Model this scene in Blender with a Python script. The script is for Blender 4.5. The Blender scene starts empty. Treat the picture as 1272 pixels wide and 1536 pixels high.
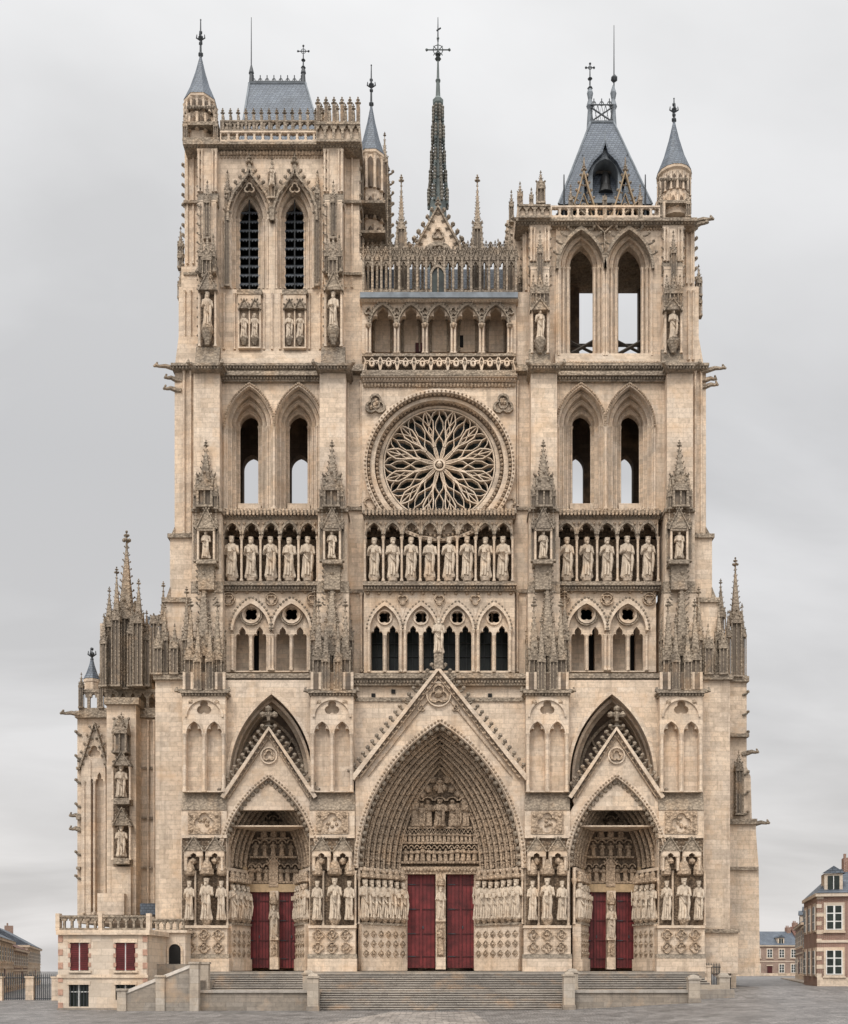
import bpy, math, random
import numpy as np
from mathutils import Vector, Matrix
from mathutils.geometry import tessellate_polygon
random.seed(7)
D=80.;S=.05;EYE=2.6;CX=660.;HY=1455.
def k(y): return S*(D+y)/D
def X(p,y): return (p-CX)*k(y)
def Z(p,y): return EYE+(HY-p)*k(y)
def P(px,py,y): return (X(px,y),y,Z(py,y))
G={}
ROOT='gothic_cathedral'; PART='facade'
def part(p,r=None):
    global PART,ROOT
    PART=p
    if r: ROOT=r
def add(vs,fs,mat):
    g=G.setdefault((ROOT,PART,mat),[[],[]]); o=len(g[0]); g[0].extend(vs)
    g[1].extend([tuple(i+o for i in f) for f in fs])
def J(): return random.uniform(-.003,.003)
BF=[(0,1,3,2),(4,6,7,5),(0,4,5,1),(2,3,7,6),(0,2,6,4),(1,5,7,3)]
def boxw(x0,x1,y0,y1,z0,z1,mat):
    x0+=J();x1+=J();y0+=J();y1+=J();z0+=J();z1+=J()
    add([(x,y,z) for x in(x0,x1) for y in(y0,y1) for z in(z0,z1)],BF,mat)
def box(p0,q0,p1,q1,yf,yb,mat='stone'):
    boxw(X(p0,yf),X(p1,yf),yf,yb,Z(q1,yf),Z(q0,yf),mat)
def clean(pl):
    o=[]
    for p in pl:
        if not o or abs(p[0]-o[-1][0])+abs(p[1]-o[-1][1])>.02:o.append(p)
    if abs(o[0][0]-o[-1][0])+abs(o[0][1]-o[-1][1])<.02:o.pop()
    return o
def extr(poly,yf,yb,mat='stone',holes=(),back=False):
    yf+=J()
    loops=[clean(poly)]+[clean(h) for h in holes]
    vl=[[Vector((X(a,yf),Z(b,yf),0)) for a,b in l] for l in loops]
    tr=tessellate_polygon(vl)
    flat=[v for l in vl for v in l]; n=len(flat)
    vs=[(v.x,yf,v.y) for v in flat]+[(v.x,yb,v.y) for v in flat]
    fs=[tuple(t) for t in tr]
    if back: fs+=[tuple(i+n for i in t[::-1]) for t in tr]
    o=0
    for l in loops:
        m=len(l)
        for i in range(m):
            a=o+i;b=o+(i+1)%m
            fs.append((a,b,b+n,a+n))
        o+=m
    add(vs,fs,mat)
def arc(cx,sp,a,apex,n=8):
    h=max(sp-apex,a*1.001)
    sc=(sp-apex)/h
    r=(a*a+h*h)/(2*a); t1=math.acos(max(-1,min(1,(a-r)/r)))
    L=[]
    for i in range(n+1):
        t=math.pi+(t1-math.pi)*i/n
        L.append((cx-a+r+r*math.cos(t), sp-sc*r*math.sin(t)))
    return L+[(2*cx-x,y) for x,y in L[-2::-1]]
def opening(cx,sp,a,apex,bot,n=8): return [(cx-a,bot)]+arc(cx,sp,a,apex,n)+[(cx+a,bot)]
TF=[(-1,0),(-.99,.2),(-.85,.38),(-.62,.44),(-.45,.38),(-.52,.58),(-.42,.8),(-.2,.94),(0,1.08)]
def tref(cx,sp,a,apex,bot):
    h=(sp-apex)/1.08
    L=[(cx+a*x,sp-h*y) for x,y in TF]
    return [(cx-a,bot)]+L+[(2*cx-x,y) for x,y in L[-2::-1]]+[(cx+a,bot)]
def foil(cx,cy,r,n=4,rot=0,m=6):
    d=r*.5; rho=r*.5
    if n==3: d=r*.46; rho=r*.52
    if n>=5: d=r*.66; rho=r*.36+.0; rho=max(rho,d*math.sin(math.pi/n)*1.02)
    s=d*math.sin(math.pi/n); q=d*math.cos(math.pi/n)+math.sqrt(max(rho*rho-s*s,0))
    qx=q*math.cos(math.pi/n)-d; qy=q*math.sin(math.pi/n); am=math.atan2(qy,qx)
    L=[]
    for i in range(n):
        th=rot+2*math.pi*i/n
        for j in range(m):
            t=-am+2*am*j/m
            L.append((cx+d*math.cos(th)+rho*math.cos(th+t), cy+d*math.sin(th)+rho*math.sin(th+t)))
    return L
def circ(cx,cy,r,n=16): return [(cx+r*math.cos(2*math.pi*i/n),cy+r*math.sin(2*math.pi*i/n)) for i in range(n)]
def rect(a,b,c,d): return [(a,d),(a,b),(c,b),(c,d)]
def band(cx,sp,a1,t1,a0,t0,yf,yb,mat='stone',bot=None,n=12):
    b=sp if bot is None else bot
    o=arc(cx,sp,a1,t1,n); i=arc(cx,sp,a0,t0,n)
    if bot is not None: o=[(cx-a1,b)]+o+[(cx+a1,b)]; i=[(cx-a0,b)]+i+[(cx+a0,b)]
    ringstrip(o,i,yf,yb,mat)
def ringstrip(o,i,yf,yb,mat,closed=False):
    n=len(o); vs=[]
    for a,b in zip(o,i):
        vs+=[P(a[0],a[1],yf),P(b[0],b[1],yf)]
    vs+=[(v[0],yb,v[2]) for v in vs]
    m=2*n; fs=[]
    for j in range(n if closed else n-1):
        a=2*j;c=2*((j+1)%n)
        fs+=[(a,a+1,c+1,c),(a,c,c+m,a+m),(a+1,a+1+m,c+1+m,c+1)]
    add(vs,fs,mat)
def ribbon(pts,w,yf,yb,mat):
    n=len(pts);o=[];i=[]
    for j in range(n):
        a=pts[max(j-1,0)];b=pts[min(j+1,n-1)]
        dx,dy=b[0]-a[0],b[1]-a[1];l=math.hypot(dx,dy) or 1
        o.append((pts[j][0]-dy/l*w/2,pts[j][1]+dx/l*w/2)); i.append((pts[j][0]+dy/l*w/2,pts[j][1]-dx/l*w/2))
    ringstrip(o,i,yf+J(),yb,mat)
def tube(pts,rad,mat,n=6):
    pts=[Vector(p) for p in pts]
    if not hasattr(rad,'__len__'): rad=[rad]*len(pts)
    vs=[];m=len(pts)
    for j,p in enumerate(pts):
        t=(pts[min(j+1,m-1)]-pts[max(j-1,0)]).normalized()
        u=t.cross(Vector((0,1,0)))
        if u.length<.1:u=t.cross(Vector((1,0,0)))
        u.normalize();v=t.cross(u)
        for i in range(n):
            a=2*math.pi*i/n; q=p+(u*math.cos(a)+v*math.sin(a))*rad[j]; vs.append(tuple(q))
    fs=[(j*n+i,j*n+(i+1)%n,(j+1)*n+(i+1)%n,(j+1)*n+i) for j in range(m-1) for i in range(n)]
    fs+=[tuple(range(n))[::-1],tuple(range((m-1)*n,m*n))]
    if mat is None: return vs,fs
    add(vs,fs,mat)
def lathe(cx,cy,prof,n,mat,rot=0,sx=1,sy=1):
    vs=[];fs=[]
    for r,z in prof:
        for i in range(n):
            a=2*math.pi*(i+rot)/n; vs.append((cx+sx*r*math.cos(a),cy+sy*r*math.sin(a),z))
    for j in range(len(prof)-1):
        for i in range(n):
            fs.append((j*n+i,j*n+(i+1)%n,(j+1)*n+(i+1)%n,(j+1)*n+i))
    fs+=[tuple(range(n))[::-1],tuple(range((len(prof)-1)*n,len(prof)*n))]
    if mat is None: return vs,fs
    add(vs,fs,mat)
def col(px,top,bot,r,y,mat='stone',n=8):
    c=k(y);R=r*c;z1=Z(top,y);z0=Z(bot,y);x=X(px,y);h=min(R*3,(z1-z0)*.15)
    lathe(x,y,[(R*1.5,z0),(R*1.5,z0+h*.4),(R,z0+h*.7),(R,z1-h),(R*1.25,z1-h*.7),(R*1.75,z1-h*.15),(R*1.75,z1)],n,mat)
def ico():
    t=(1+5**.5)/2
    v=[(-1,t,0),(1,t,0),(-1,-t,0),(1,-t,0),(0,-1,t),(0,1,t),(0,-1,-t),(0,1,-t),(t,0,-1),(t,0,1),(-t,0,-1),(-t,0,1)]
    l=math.sqrt(1+t*t)
    f=[(0,11,5),(0,5,1),(0,1,7),(0,7,10),(0,10,11),(1,5,9),(5,11,4),(11,10,2),(10,7,6),(7,1,8),(3,9,4),(3,4,2),(3,2,6),(3,6,8),(3,8,9),(4,9,5),(2,4,11),(6,2,10),(8,6,7),(9,8,1)]
    a=np.array(v)/l
    return a,f
ICO=ico()
def stamp(T,M,mat):
    v=T[0]@np.array(M.to_3x3()).T+np.array(M.translation)
    add([tuple(p) for p in v.tolist()],T[1],mat)
def blob(p,s,mat,sx=1,sy=1,sz=1):
    v=ICO[0]*np.array((s*sx,s*sy,s*sz))*(1+.25*np.random.RandomState(random.randint(0,9999)).rand(12,1))
    add([tuple(q) for q in (v+np.array(p)).tolist()],ICO[1],mat)
def crocket(p,s,mat,dx=1,dy=0):
    x,y,z=p
    tube([(x-dx*s*.9,y-dy*s*.9,z-s*.6),(x+dx*s*.5,y+dy*s*.5,z-s*.1),(x+dx*s,y+dy*s,z+s*.5)],[s*.4,s*.32,s*.2],mat,4)
    blob((x+dx*s*.9,y+dy*s*.9,z+s*.55),s*.5,mat)
def statue_t(var,seg=12,low=False):
    rs=random.Random(var)
    V=[];F=[]
    def ap(r):
        o=len(V);V.extend(r[0]);F.extend([tuple(i+o for i in f) for f in r[1]])
    R=[(0,.125,.11,0),(.04,.14,.12,0),(.15,.125,.11,0),(.3,.115,.10,-.01),(.45,.115,.095,-.015),(.57,.105,.09,-.01),(.66,.115,.09,0),(.75,.13,.09,0),(.8,.135,.085,0),(.835,.095,.07,0),(.855,.045,.045,-.005),(.87,.042,.045,-.01),(.89,.058,.065,-.015),(.93,.065,.072,-.015),(.965,.062,.068,-.01),(.99,.045,.045,-.01),(1.0,.015,.015,0)]
    if low: R=[R[i] for i in (0,1,3,5,7,8,10,12,13,15)]; seg=8
    ph=rs.random()*6; nf=rs.choice([5,6,7]); bend=rs.uniform(-.02,.02)
    vs=[];fs=[]
    for z,rx,ry,yo in R:
        w=.24*(1-z/.66) if z<.66 else 0
        for i in range(seg):
            a=2*math.pi*i/seg; m=1+w*math.sin(nf*a+ph+z*3)
            vs.append((rx*m*math.cos(a)+bend*math.sin(z*3.1),ry*m*math.sin(a)+yo,z))
    for j in range(len(R)-1):
        for i in range(seg): fs.append((j*seg+i,j*seg+(i+1)%seg,(j+1)*seg+(i+1)%seg,(j+1)*seg+i))
    fs.append(tuple(range(seg))[::-1]); fs.append(tuple(range((len(R)-1)*seg,len(R)*seg)))
    ap((vs,fs))
    if low:
        ap(tube([(-.13,0,.76),(-.15,-.05,.58),(0,-.15,.62)],[.04,.035,.03],None,4))
        ap(tube([(.13,0,.76),(.15,-.05,.58),(0.02,-.15,.6)],[.04,.035,.03],None,4))
    else:
        up=rs.choice([0,1,2])
        e=.7 if up==1 else .62
        ap(tube([(-.12,0,.79),(-.155,-.02,.6),(-.09,-.12,e),(-.04,-.15,e+.04)],[.045,.042,.033,.022],None,6))
        e=.56 if up==2 else .64
        ap(tube([(.12,0,.79),(.155,-.02,.6),(.08,-.12,e),(.03,-.15,e+.05)],[.045,.042,.033,.022],None,6))
        if up==0: ap(tube([(-.06,-.17,.42),(-.06,-.17,.86)],[.012,.015],None,5))
        else:
            o=[(x,y,z) for x in(-.06,.03) for y in(-.2,-.165) for z in(.58,.7)]; ap((o,BF))
        ap(tube([(.09,-.1,.62),(.1,-.12,.4),(.08,-.11,.12)],[.03,.045,.025],None,5))
        ap(tube([(-.09,-.09,.55),(0,-.14,.42),(.09,-.1,.36)],[.02,.03,.02],None,5))
        ap(tube([(-.06,-.09,.4),(-.05,-.13,.25),(-.06,-.13,.04)],[.015,.028,.03],None,5))
        ap(tube([(.01,-.1,.36),(.02,-.13,.2),(.01,-.13,.03)],[.015,.025,.03],None,5))
        ap(tube([(0,-.075,.9),(0,-.085,.85),(0,-.075,.8)],[.04,.035,.01],None,6))
        ap(lathe(0,-.01,[(.07,.955),(.08,1.01),(.055,1.0),(.05,.96)],8,None))
        ap(tube([(-.03,-.08,.935),(0,-.098,.92),(.03,-.08,.935)],[.012,.018,.012],None,4))
    return np.array(V),F
ST=[statue_t(i) for i in range(9)]
SL=[statue_t(i+20,low=True) for i in range(4)]
def fig(px,top,bot,y,mat='statue',rot=0,low=False,w=1.0,bx=True):
    h=(bot-top)*k(y); T=random.choice(SL if low else ST)
    M=Matrix.Translation(P(px,bot,y))@Matrix.Rotation(rot+random.uniform(-.2,.2),4,'Z')@Matrix.Diagonal((h*w,h*w,h,1))
    stamp(T,M,mat)
def finial(x,y,z,s,mat):
    tube([(x,y,z-s*.5),(x,y,z+s*2.2)],[s*.22,s*.1],mat,5)
    for a in range(4):
        blob((x+math.cos(a*math.pi/2)*s*.5,y+math.sin(a*math.pi/2)*s*.5,z+s*.6),s*.34,mat)
        blob((x+math.cos(a*math.pi/2)*s*.32,y+math.sin(a*math.pi/2)*s*.32,z+s*1.5),s*.24,mat)
    blob((x,y,z+s*2.2),s*.25,mat)
def spire(px,tip,base,w,y,mat='aged',nc=6,n=4,fin=True,cs=None):
    c=k(y);x=X(px,y);z1=Z(tip,y);z0=Z(base,y);R=w*c/2*(1.32 if n==4 else 1)
    fs=(z1-z0)*.06 if fin else 0
    zt=z1-fs*2.4
    lathe(x,y,[(R,z0),(R*.07,zt)],n,mat,rot=.5)
    cs=cs or max(.08,R*.25)
    for i in range(nc):
        t=(i+.4)/nc; z=z0+(zt-z0)*t; r=R*(1-t*.93)
        for a in range(4):
            an=math.pi/4+a*math.pi/2
            crocket((x+r*math.cos(an),y+r*math.sin(an),z),cs*(1-.45*t),mat,math.cos(an),math.sin(an))
    if fin: finial(x,y,zt,max(fs,.1),mat)
def gablet(px,apex,base,hw,y,mat='stone',th=.15,cr=3):
    extr([(px-hw,base),(px,apex),(px+hw,base)],y,y+th,mat,back=True)
    ribbon([(px-hw-1,base+1),(px,apex-1),(px+hw+1,base+1)],2,y-.08,y+th,mat)
    for i in range(cr):
        t=(i+.5)/cr
        for s in(-1,1):
            q=P(px+s*hw*(1-t),base+(apex-base)*t-1,y); crocket(q,.14,mat,s*.8,0)
def pinn(px,tip,sb,bot,w,y,mat='aged',nc=6,gab=True):
    c=k(y);x=X(px,y);hw=w*c/2;z0=Z(bot,y);z1=Z(sb,y)
    boxw(x-hw*.62,x+hw*.62,y-hw*.62,y+hw*.62,z0,z1,'shaded2' if mat=='aged' else mat)
    for a in(-1,1):
        for b in(-1,1):
            lathe(x+a*hw*.85,y+b*hw*.85,[(hw*.26,z0),(hw*.17,z0+.1),(hw*.17,z1-.15),(hw*.28,z1)],6,mat)
    lathe(x,y-hw*.85,[(hw*.2,z0),(hw*.12,z0+.1),(hw*.12,z1-.15),(hw*.2,z1)],6,mat)
    boxw(x-hw*1.08,x+hw*1.08,y-hw*1.08,y+hw*1.08,z0-.06,z0+.08,mat)
    boxw(x-hw*1.05,x+hw*1.05,y-hw*1.05,y+hw*1.05,z1-.12,z1+.09,mat)
    if gab:
        gh=hw*2.0
        for s in(-1,1):
            add([(x-hw,y+s*hw,z1),(x,y+s*hw,z1+gh),(x+hw,y+s*hw,z1),(x,y,z1+gh)],[(0,1,2),(0,3,1),(1,3,2)],mat)
            add([(x+s*hw,y-hw,z1),(x+s*hw,y,z1+gh),(x+s*hw,y+hw,z1),(x,y,z1+gh)],[(0,1,2),(0,3,1),(1,3,2)],mat)
        blob((x,y-hw,z1+gh),hw*.22,mat)
        for s in(-1,1): blob((x+s*hw,y,z1+gh),hw*.22,mat); blob((x+s*hw*.5,y-hw*1.02,z1+gh*.5),hw*.16,mat)
    spire(px,tip,sb,w*.82,y,mat,nc)
def row(x0,x1,q,y,n,s,mat='aged'):
    for i in range(n):
        p=P(x0+(x1-x0)*(i+.5)/n,q,y); blob(p,s,mat,sz=1.2)
def cornice(x0,x1,q0,q1,y,mat='stone',pr=.35,yb=1.0,leaf=True):
    m=q0+(q1-q0)*.4
    box(x0-2,q0,x1+2,m,y-pr,yb,mat)
    box(x0,m,x1,q1,y-pr*.4,yb,mat)
    if leaf: row(x0,x1,(m+q1)/2,y-pr*.55,int((x1-x0)/4.6),.095,mat)
def balus(x0,x1,q0,q1,y,n,style='foil',mat='stone',th=.22):
    h=q1-q0
    box(x0,q0,x1,q0+h*.14,y-.06,y+th+.06,mat); box(x0,q1-h*.12,x1,q1,y-.05,y+th+.05,mat)
    w=(x1-x0)/n; a=q0+h*.14;b=q1-h*.12
    for i in range(n):
        c=x0+w*(i+.5)
        if style=='foil':
            extr(rect(c-w/2,a,c+w/2,b),y,y+th,mat,[foil(c,(a+b)/2,min(w,b-a)*.48,4,math.pi/4)],back=True)
        elif style=='tref':
            extr(rect(c-w/2,a,c+w/2,b),y,y+th,mat,[tref(c,a+(b-a)*.45,w*.36,a+1,b-.5)],back=True)
        else:
            box(c-w*.12,a,c+w*.12,b,y,y+th,mat)
def arcsample(cx,sp,a,apex,n):
    pts=arc(cx,sp,a,apex,24);cum=[0]
    for i in range(1,len(pts)): cum.append(cum[-1]+math.dist(pts[i],pts[i-1]))
    R=[]
    for j in range(n):
        d=cum[-1]*(j+.5)/n
        i=max(1,next(i for i,c in enumerate(cum) if c>=d)); t=(d-cum[i-1])/(cum[i]-cum[i-1])
        a0,b0=pts[i-1],pts[i]
        R.append((a0[0]+(b0[0]-a0[0])*t,a0[1]+(b0[1]-a0[1])*t,math.atan2(-(b0[1]-a0[1]),b0[0]-a0[0])))
    return R
def arccro(cx,sp,a,apex,y,n,s,mat='aged'):
    for x_,q,an in arcsample(cx,sp,a,apex,n): blob(P(x_,q,y),s,mat)
def archtube(cx,sp,a,apex,y,r,mat='stone',bot=None):
    pts=arc(cx,sp,a,apex,10)
    if bot: pts=[(cx-a,bot)]+pts+[(cx+a,bot)]
    tube([P(p[0],p[1],y) for p in pts],r,mat,6)
def prismz(plan,z0,z1,mat):
    n=len(plan)
    add([(x,y,z0) for x,y in plan]+[(x,y,z1) for x,y in plan],[tuple(range(n)),tuple(range(n,2*n))]+[(i,(i+1)%n,n+(i+1)%n,n+i) for i in range(n)],mat)
def prismx(x0,x1,yz,mat):
    n=len(yz)
    add([(x0,y,z) for y,z in yz]+[(x1,y,z) for y,z in yz],[tuple(range(n)),tuple(range(n,2*n))]+[(i,(i+1)%n,n+(i+1)%n,n+i) for i in range(n)],mat)
def slope(p0,p1,q0,q1,yt,yf,mat='aged',yb=None):
    x0=X(p0,yf);x1=X(p1,yf)
    prismx(x0,x1,[(yf,Z(q1,yf)),(yt,Z(q0,yt)),(yt+.3,Z(q0,yt)),(yt+.3,Z(q1,yf)-.05),(yf,Z(q1,yf)-.05)],mat)
def garg(px,py,y,sx,sy=0,L=1.3,mat='aged'):
    x,_,z=P(px,py,y)
    tube([(x-sx*.4,y-sy*.4,z-.05),(x,y,z),(x+sx*L*.5,y+sy*L*.5,z+.12),(x+sx*L*.85,y+sy*L*.85,z+.05),(x+sx*L,y+sy*L,z+.12),(x+sx*L*1.15,y+sy*L*1.15,z)],[.2,.2,.17,.12,.17,.07],mat,6)
    blob((x+sx*L*.95,y+sy*L*.95,z+.28),.08,mat)
def cross(px,top,bot,y,arm,mat='iron',r=.05,orn=True):
    x,_,z0=P(px,bot,y);z1=Z(top,y);a=arm*k(y);zc=z1-a*1.1
    tube([(x,y,z0),(x,y,z1)],[r*1.4,r*.7],mat,5); tube([(x-a,y,zc),(x+a,y,zc)],r*.8,mat,5)
    if orn:
        for s in((-a,0),(a,0),(0,a)): blob((x+s[0],y,zc+s[1]),r*1.8,mat)
        tube([(x+a*.45*math.cos(t*math.pi/4),y,zc+a*.45*math.sin(t*math.pi/4)) for t in range(9)],r*.6,mat,4)
        lathe(x,y,[(r,z0+(zc-z0)*.45),(r*4,z0+(zc-z0)*.5),(r,z0+(zc-z0)*.55)],6,mat)
        lathe(x,y,[(r*2,z0),(r*4.5,z0+.12),(r*1.5,z0+.3)],6,mat)

# ================= CATHEDRAL =================
BL=[306,498,821,1022]; BU=[310,499,816,1020]
YL=-3.4
part('lower_buttresses')
for c in BL:
    box(c-33,1040,c+33,1192,YL,1.0,'stone')
    slope(c-34,c+34,1186,1214,YL-.02,YL-.35)
    box(c-34,1214,c+34,1390,YL-.3,1.0,'stone')
    hs=[tref(c-15,1100,11.5,1082,1186),tref(c+15,1100,11.5,1082,1186),foil(c,1062,12,3,-math.pi/2)]
    extr(rect(c-32,1044,c+32,1188),YL-.5,YL,'stone',hs)
    band(c,1075,29,1046,26,1050,YL-.63,YL-.48,'stone')
    for o in(-15,15): band(c+o,1100,13.5,1079,11.8,1082,YL-.63,YL-.48)
    for o in(-29,0,29): col(c+o,1100,1188,2.2,YL-.58)
    for o in(-19,19): blob(P(c+o,1054,YL-.5),.2,'carved')
    cornice(c-34,c+34,1036,1044,YL-.4,'aged',.35)
    extr(rect(c-24,1217,c+24,1251),YL-.5,YL-.3,'carved',[foil(c,1234,15,4,0)])
    for b in range(6): blob(P(c+random.uniform(-7,7),1234+random.uniform(-7,7),YL-.32),.13,'carved')
    for o in(-19,19):
        for q in (1223,1245): blob(P(c+o,q,YL-.5),.14,'carved')
    box(c-34,1252,c+34,1257,YL-.5,0,'stone')
    box(c-33,1257,c+33,1390,YL-.34,YL-.2,'carved2')
    for o in(-16,16):
        gablet(c+o,1256,1276,14,YL-.78,'aged',.4)
        extr(rect(c+o-14,1276,c+o+14,1304),YL-.74,YL-.35,'stone',[tref(c+o,1288,9,1279,1304)])
        for e in(-11,11): col(c+o+e,1284,1306,1.7,YL-.86)
        blob(P(c+o,1292,YL-.5),.25,'carved')
    for o in ((-22,0,22) if c in(821,) else (-22,4,26)):
        x,_,z=P(c+o,1306,YL-.75)
        if o==0 or o==4:
            lathe(x,YL-.75,[(.35,z-.35),(.5,z-.25),(.5,z+.1),(.4,z+.15),(.3,z+.55),(.1,z+.8)],6,'carved')
            fig(c+o,1318,1380,YL-.8,w=.95); lathe(x,YL-.75,[(.2,Z(1390,YL-.75)),(.38,Z(1381,YL-.75)),(.38,Z(1379,YL-.75))],8,'carved')
        else:
            lathe(x,YL-.6,[(.25,z-.35),(.36,z-.25),(.36,z+.1),(.22,z+.5),(.05,z+.8)],6,'carved')
            fig(c+o,1322,1380,YL-.68,w=.8)
            col(c+o+9,1306,1388,1.6,YL-.5)
    box(c-35,1390,c+35,1434,YL-.85,1,'stone')
    box(c-36,1388,c+36,1392,YL-1.0,1,'stone')
    for r_ in range(2):
        for j in range(3):
            cc=c+(j-1)*21; q=1402+r_*19
            ringstrip(foil(cc,q,9,4,0),foil(cc,q,7,4,0),YL-1.0,YL-.84,'carved',True)
            for b in range(4): blob(P(cc+random.uniform(-2.5,2.5),q+random.uniform(-4,4),YL-.86),.12,'carved')
    slope(c-37,c+37,1431,1437,YL-.9,YL-1.05,'aged'); box(c-37,1437,c+37,1460,YL-1.05,1,'stone')
for (a,b,q0,q1,yf) in [(262,296,546,806,-.6),(255,296,806,900,-.8),(247,300,900,1016,-1.0),(233,276,1016,1460,-1.6)]:
    box(a,q0,b,q1,yf,9,'stone')
for (a,b,q0,q1,yf) in [(1034,1059,546,806,-.6),(1034,1068,806,900,-.8),(1034,1077,900,1016,-1.0),(1053,1095,1016,1398,-1.6),(1053,1107,1398,1460,-1.9)]:
    box(a,q0,b,q1,yf,9,'stone')
box(251,800,298,806,-1.0,9,'aged');box(1034,800,1072,806,-1.0,9,'aged')
box(242,896,300,903,-1.2,9,'aged');box(1034,896,1080,903,-1.2,9,'aged')
box(230,1012,300,1019,-1.9,9,'aged');box(1034,1012,1100,1019,-1.9,9,'aged')
box(1050,1393,1110,1399,-2.1,9,'aged')
for px in(276,286): col(px,556,800,1.6,-.75)
for px in(1043,1052): col(px,556,800,1.6,-.75)
extr([(255,806),(262,790),(262,806)],-.7,8,'aged'); extr([(1068,806),(1059,790),(1059,806)],-.7,8,'aged')
extr([(247,903),(255,880),(255,903)],-.9,8,'aged'); extr([(1077,903),(1068,880),(1068,903)],-.9,8,'aged')
for px,s in((247,1),(1078,-1)):
    pinn(px,905 if s>0 else 900,960,1012,12,-1.2,nc=4)
for px in (238,262): pinn(px,935,972,1012,13,-1.7,nc=3)
for px in (1062,1084): pinn(px,935,972,1012,13,-1.7,nc=3)
part('infill_walls')
for a,b in((514,550),(768,804)):
    box(a,438,b,1014,-.25,2.2,'stone')
    for q in(760,884): box(a,q,b,q+5,-.45,0,'aged')
    for px in(a+8,b-8): col(px,572,760,1.8,-.4)
    for px in(a+8,b-8): col(px,890,1008,1.8,-.4)
    box(a,546,b,556,-.9,1,'aged')

part('portals')
def portal(cxf,cxb,aout,topo,ain,topi,sp,yf,yb,n,fsz):
    zs=Z(sp,yf)
    spx=lambda y: HY-(zs-EYE)/k(y)
    for i in range(n):
        t0=i/n;t1=(i+1)/n
        y0=yf+(yb-yf)*t0;y1=yf+(yb-yf)*t1
        c=cxf+(cxb-cxf)*t0
        a0=aout+(ain-aout)*t0;a1=aout+(ain-aout)*t1
        p0=topo+(topi-topo)*t0;p1=topo+(topi-topo)*t1
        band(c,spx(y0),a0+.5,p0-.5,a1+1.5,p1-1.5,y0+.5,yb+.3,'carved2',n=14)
        archtube(c,spx(y0),a1+.8,p1-.8,y0+.2,.1,'carved')
        archtube(c,spx(y0),a0-1.2,p0+1.2,y0+.3,.055,'carved')
        m=max(7,int((2*(sp-p1))*1.25/fsz)); am=(a0+a1)/2;pm=(p0+p1)/2
        for (x,q,an) in arcsample(c,spx(y0),am,pm,m):
            up=an if x<c else an+math.pi
            M=Matrix.Translation(P(x,q,y0+.18))@Matrix.Rotation(-(up-math.pi/2),4,'Y')
            h=fsz*k(y0)*.8
            M=M@Matrix.Diagonal((h*1.2,h*1.0,h,1))@Matrix.Translation((0,0,-.5))
            stamp(random.choice(SL),M,'carved')
            M2=M@Matrix.Translation((0,-.1,1.1))
            v=M2.translation; blob(tuple(v),h*.19,'carved')
def jamb(xf,xb,yf,yb,n,floor=1452,top=1303,statop=1320,stabot=1378,basetop=1386):
    s=1 if xb>xf else -1
    A=Vector((X(xf,yf),yf));B=Vector((X(xb,yb),yb));d=(B-A);L=d.length;d/=L
    nrm=Vector((d.y,-d.x))*s*1.0
    if nrm.y>0:nrm=-nrm
    zf=Z(floor,yf)-.2;zt=Z(top,yf)
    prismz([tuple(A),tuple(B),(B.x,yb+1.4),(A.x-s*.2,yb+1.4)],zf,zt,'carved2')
    zb=Z(basetop,yf);o=.62
    A2=A+nrm*o-d*.1;B2=B+nrm*o*.8
    prismz([tuple(A2),tuple(B2),tuple(B),tuple(A)],zf,zb,'stone')
    A3=A+nrm*(o+.12)-d*.1;B3=B+nrm*(o*.8+.12)
    prismz([tuple(A3),tuple(B3),tuple(B),tuple(A)],zb-.06,zb+.1,'aged')
    prismz([tuple(A3),tuple(B3),tuple(B),tuple(A)],zf,zf+.85,'stone')
    zz=[zf+1.25,zf+1.95,zf+2.65]
    m=int(L/.62)
    for z in zz:
        for j in range(m):
            p=A2+(B2-A2)*((j+.5)/m)
            pts=[]
            for i in range(9):
                a=i*math.pi/4; r=.26*(1 if i%2==0 else .72)
                q=p+d*math.cos(a)*r
                pts.append((q.x+nrm.x*.02,q.y+nrm.y*.02,z+math.sin(a)*r))
            tube(pts,.045,'carved',4)
            blob((p.x+nrm.x*.02,p.y+nrm.y*.02,z),.12,'carved')
    rot=math.atan2(nrm.x,-nrm.y)
    for j in range(n):
        t=(j+.5)/n; p=A+d*L*t+nrm*.42
        h=(stabot-statop)*k(yf)*random.uniform(.97,1.02)
        z0=Z(stabot,yf)
        stamp(random.choice(ST),Matrix.Translation((p.x,p.y,z0))@Matrix.Rotation(rot*.8+random.uniform(-.2,.2),4,'Z')@Matrix.Diagonal((h,h,h,1)),'statue')
        lathe(p.x,p.y,[(.15,zb+.05),(.3,z0-.08),(.3,z0)],8,'carved')
        zc=Z(statop,yf)
        lathe(p.x,p.y,[(.22,zc+.12),(.34,zc+.2),(.34,zc+.45),(.2,zc+.5),(.2,zc+.75),(.08,zc+.95)],6,'carved')
    for j in range(n+1):
        p=A+d*L*j/n+nrm*.12
        lathe(p.x,p.y,[(.14,zb),(.09,zb+.15),(.09,zc-.1),(.2,zc+.25),(.2,zc+.4)],6,'stone')
        lathe(p.x,p.y,[(.12,zc+.4),(.12,zt)],6,'stone')
    A4=A+nrm*.25;B4=B+nrm*.25
    prismz([tuple(A4),tuple(B4),tuple(B),tuple(A)],zt-.12,zt+.1,'stone')
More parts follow.
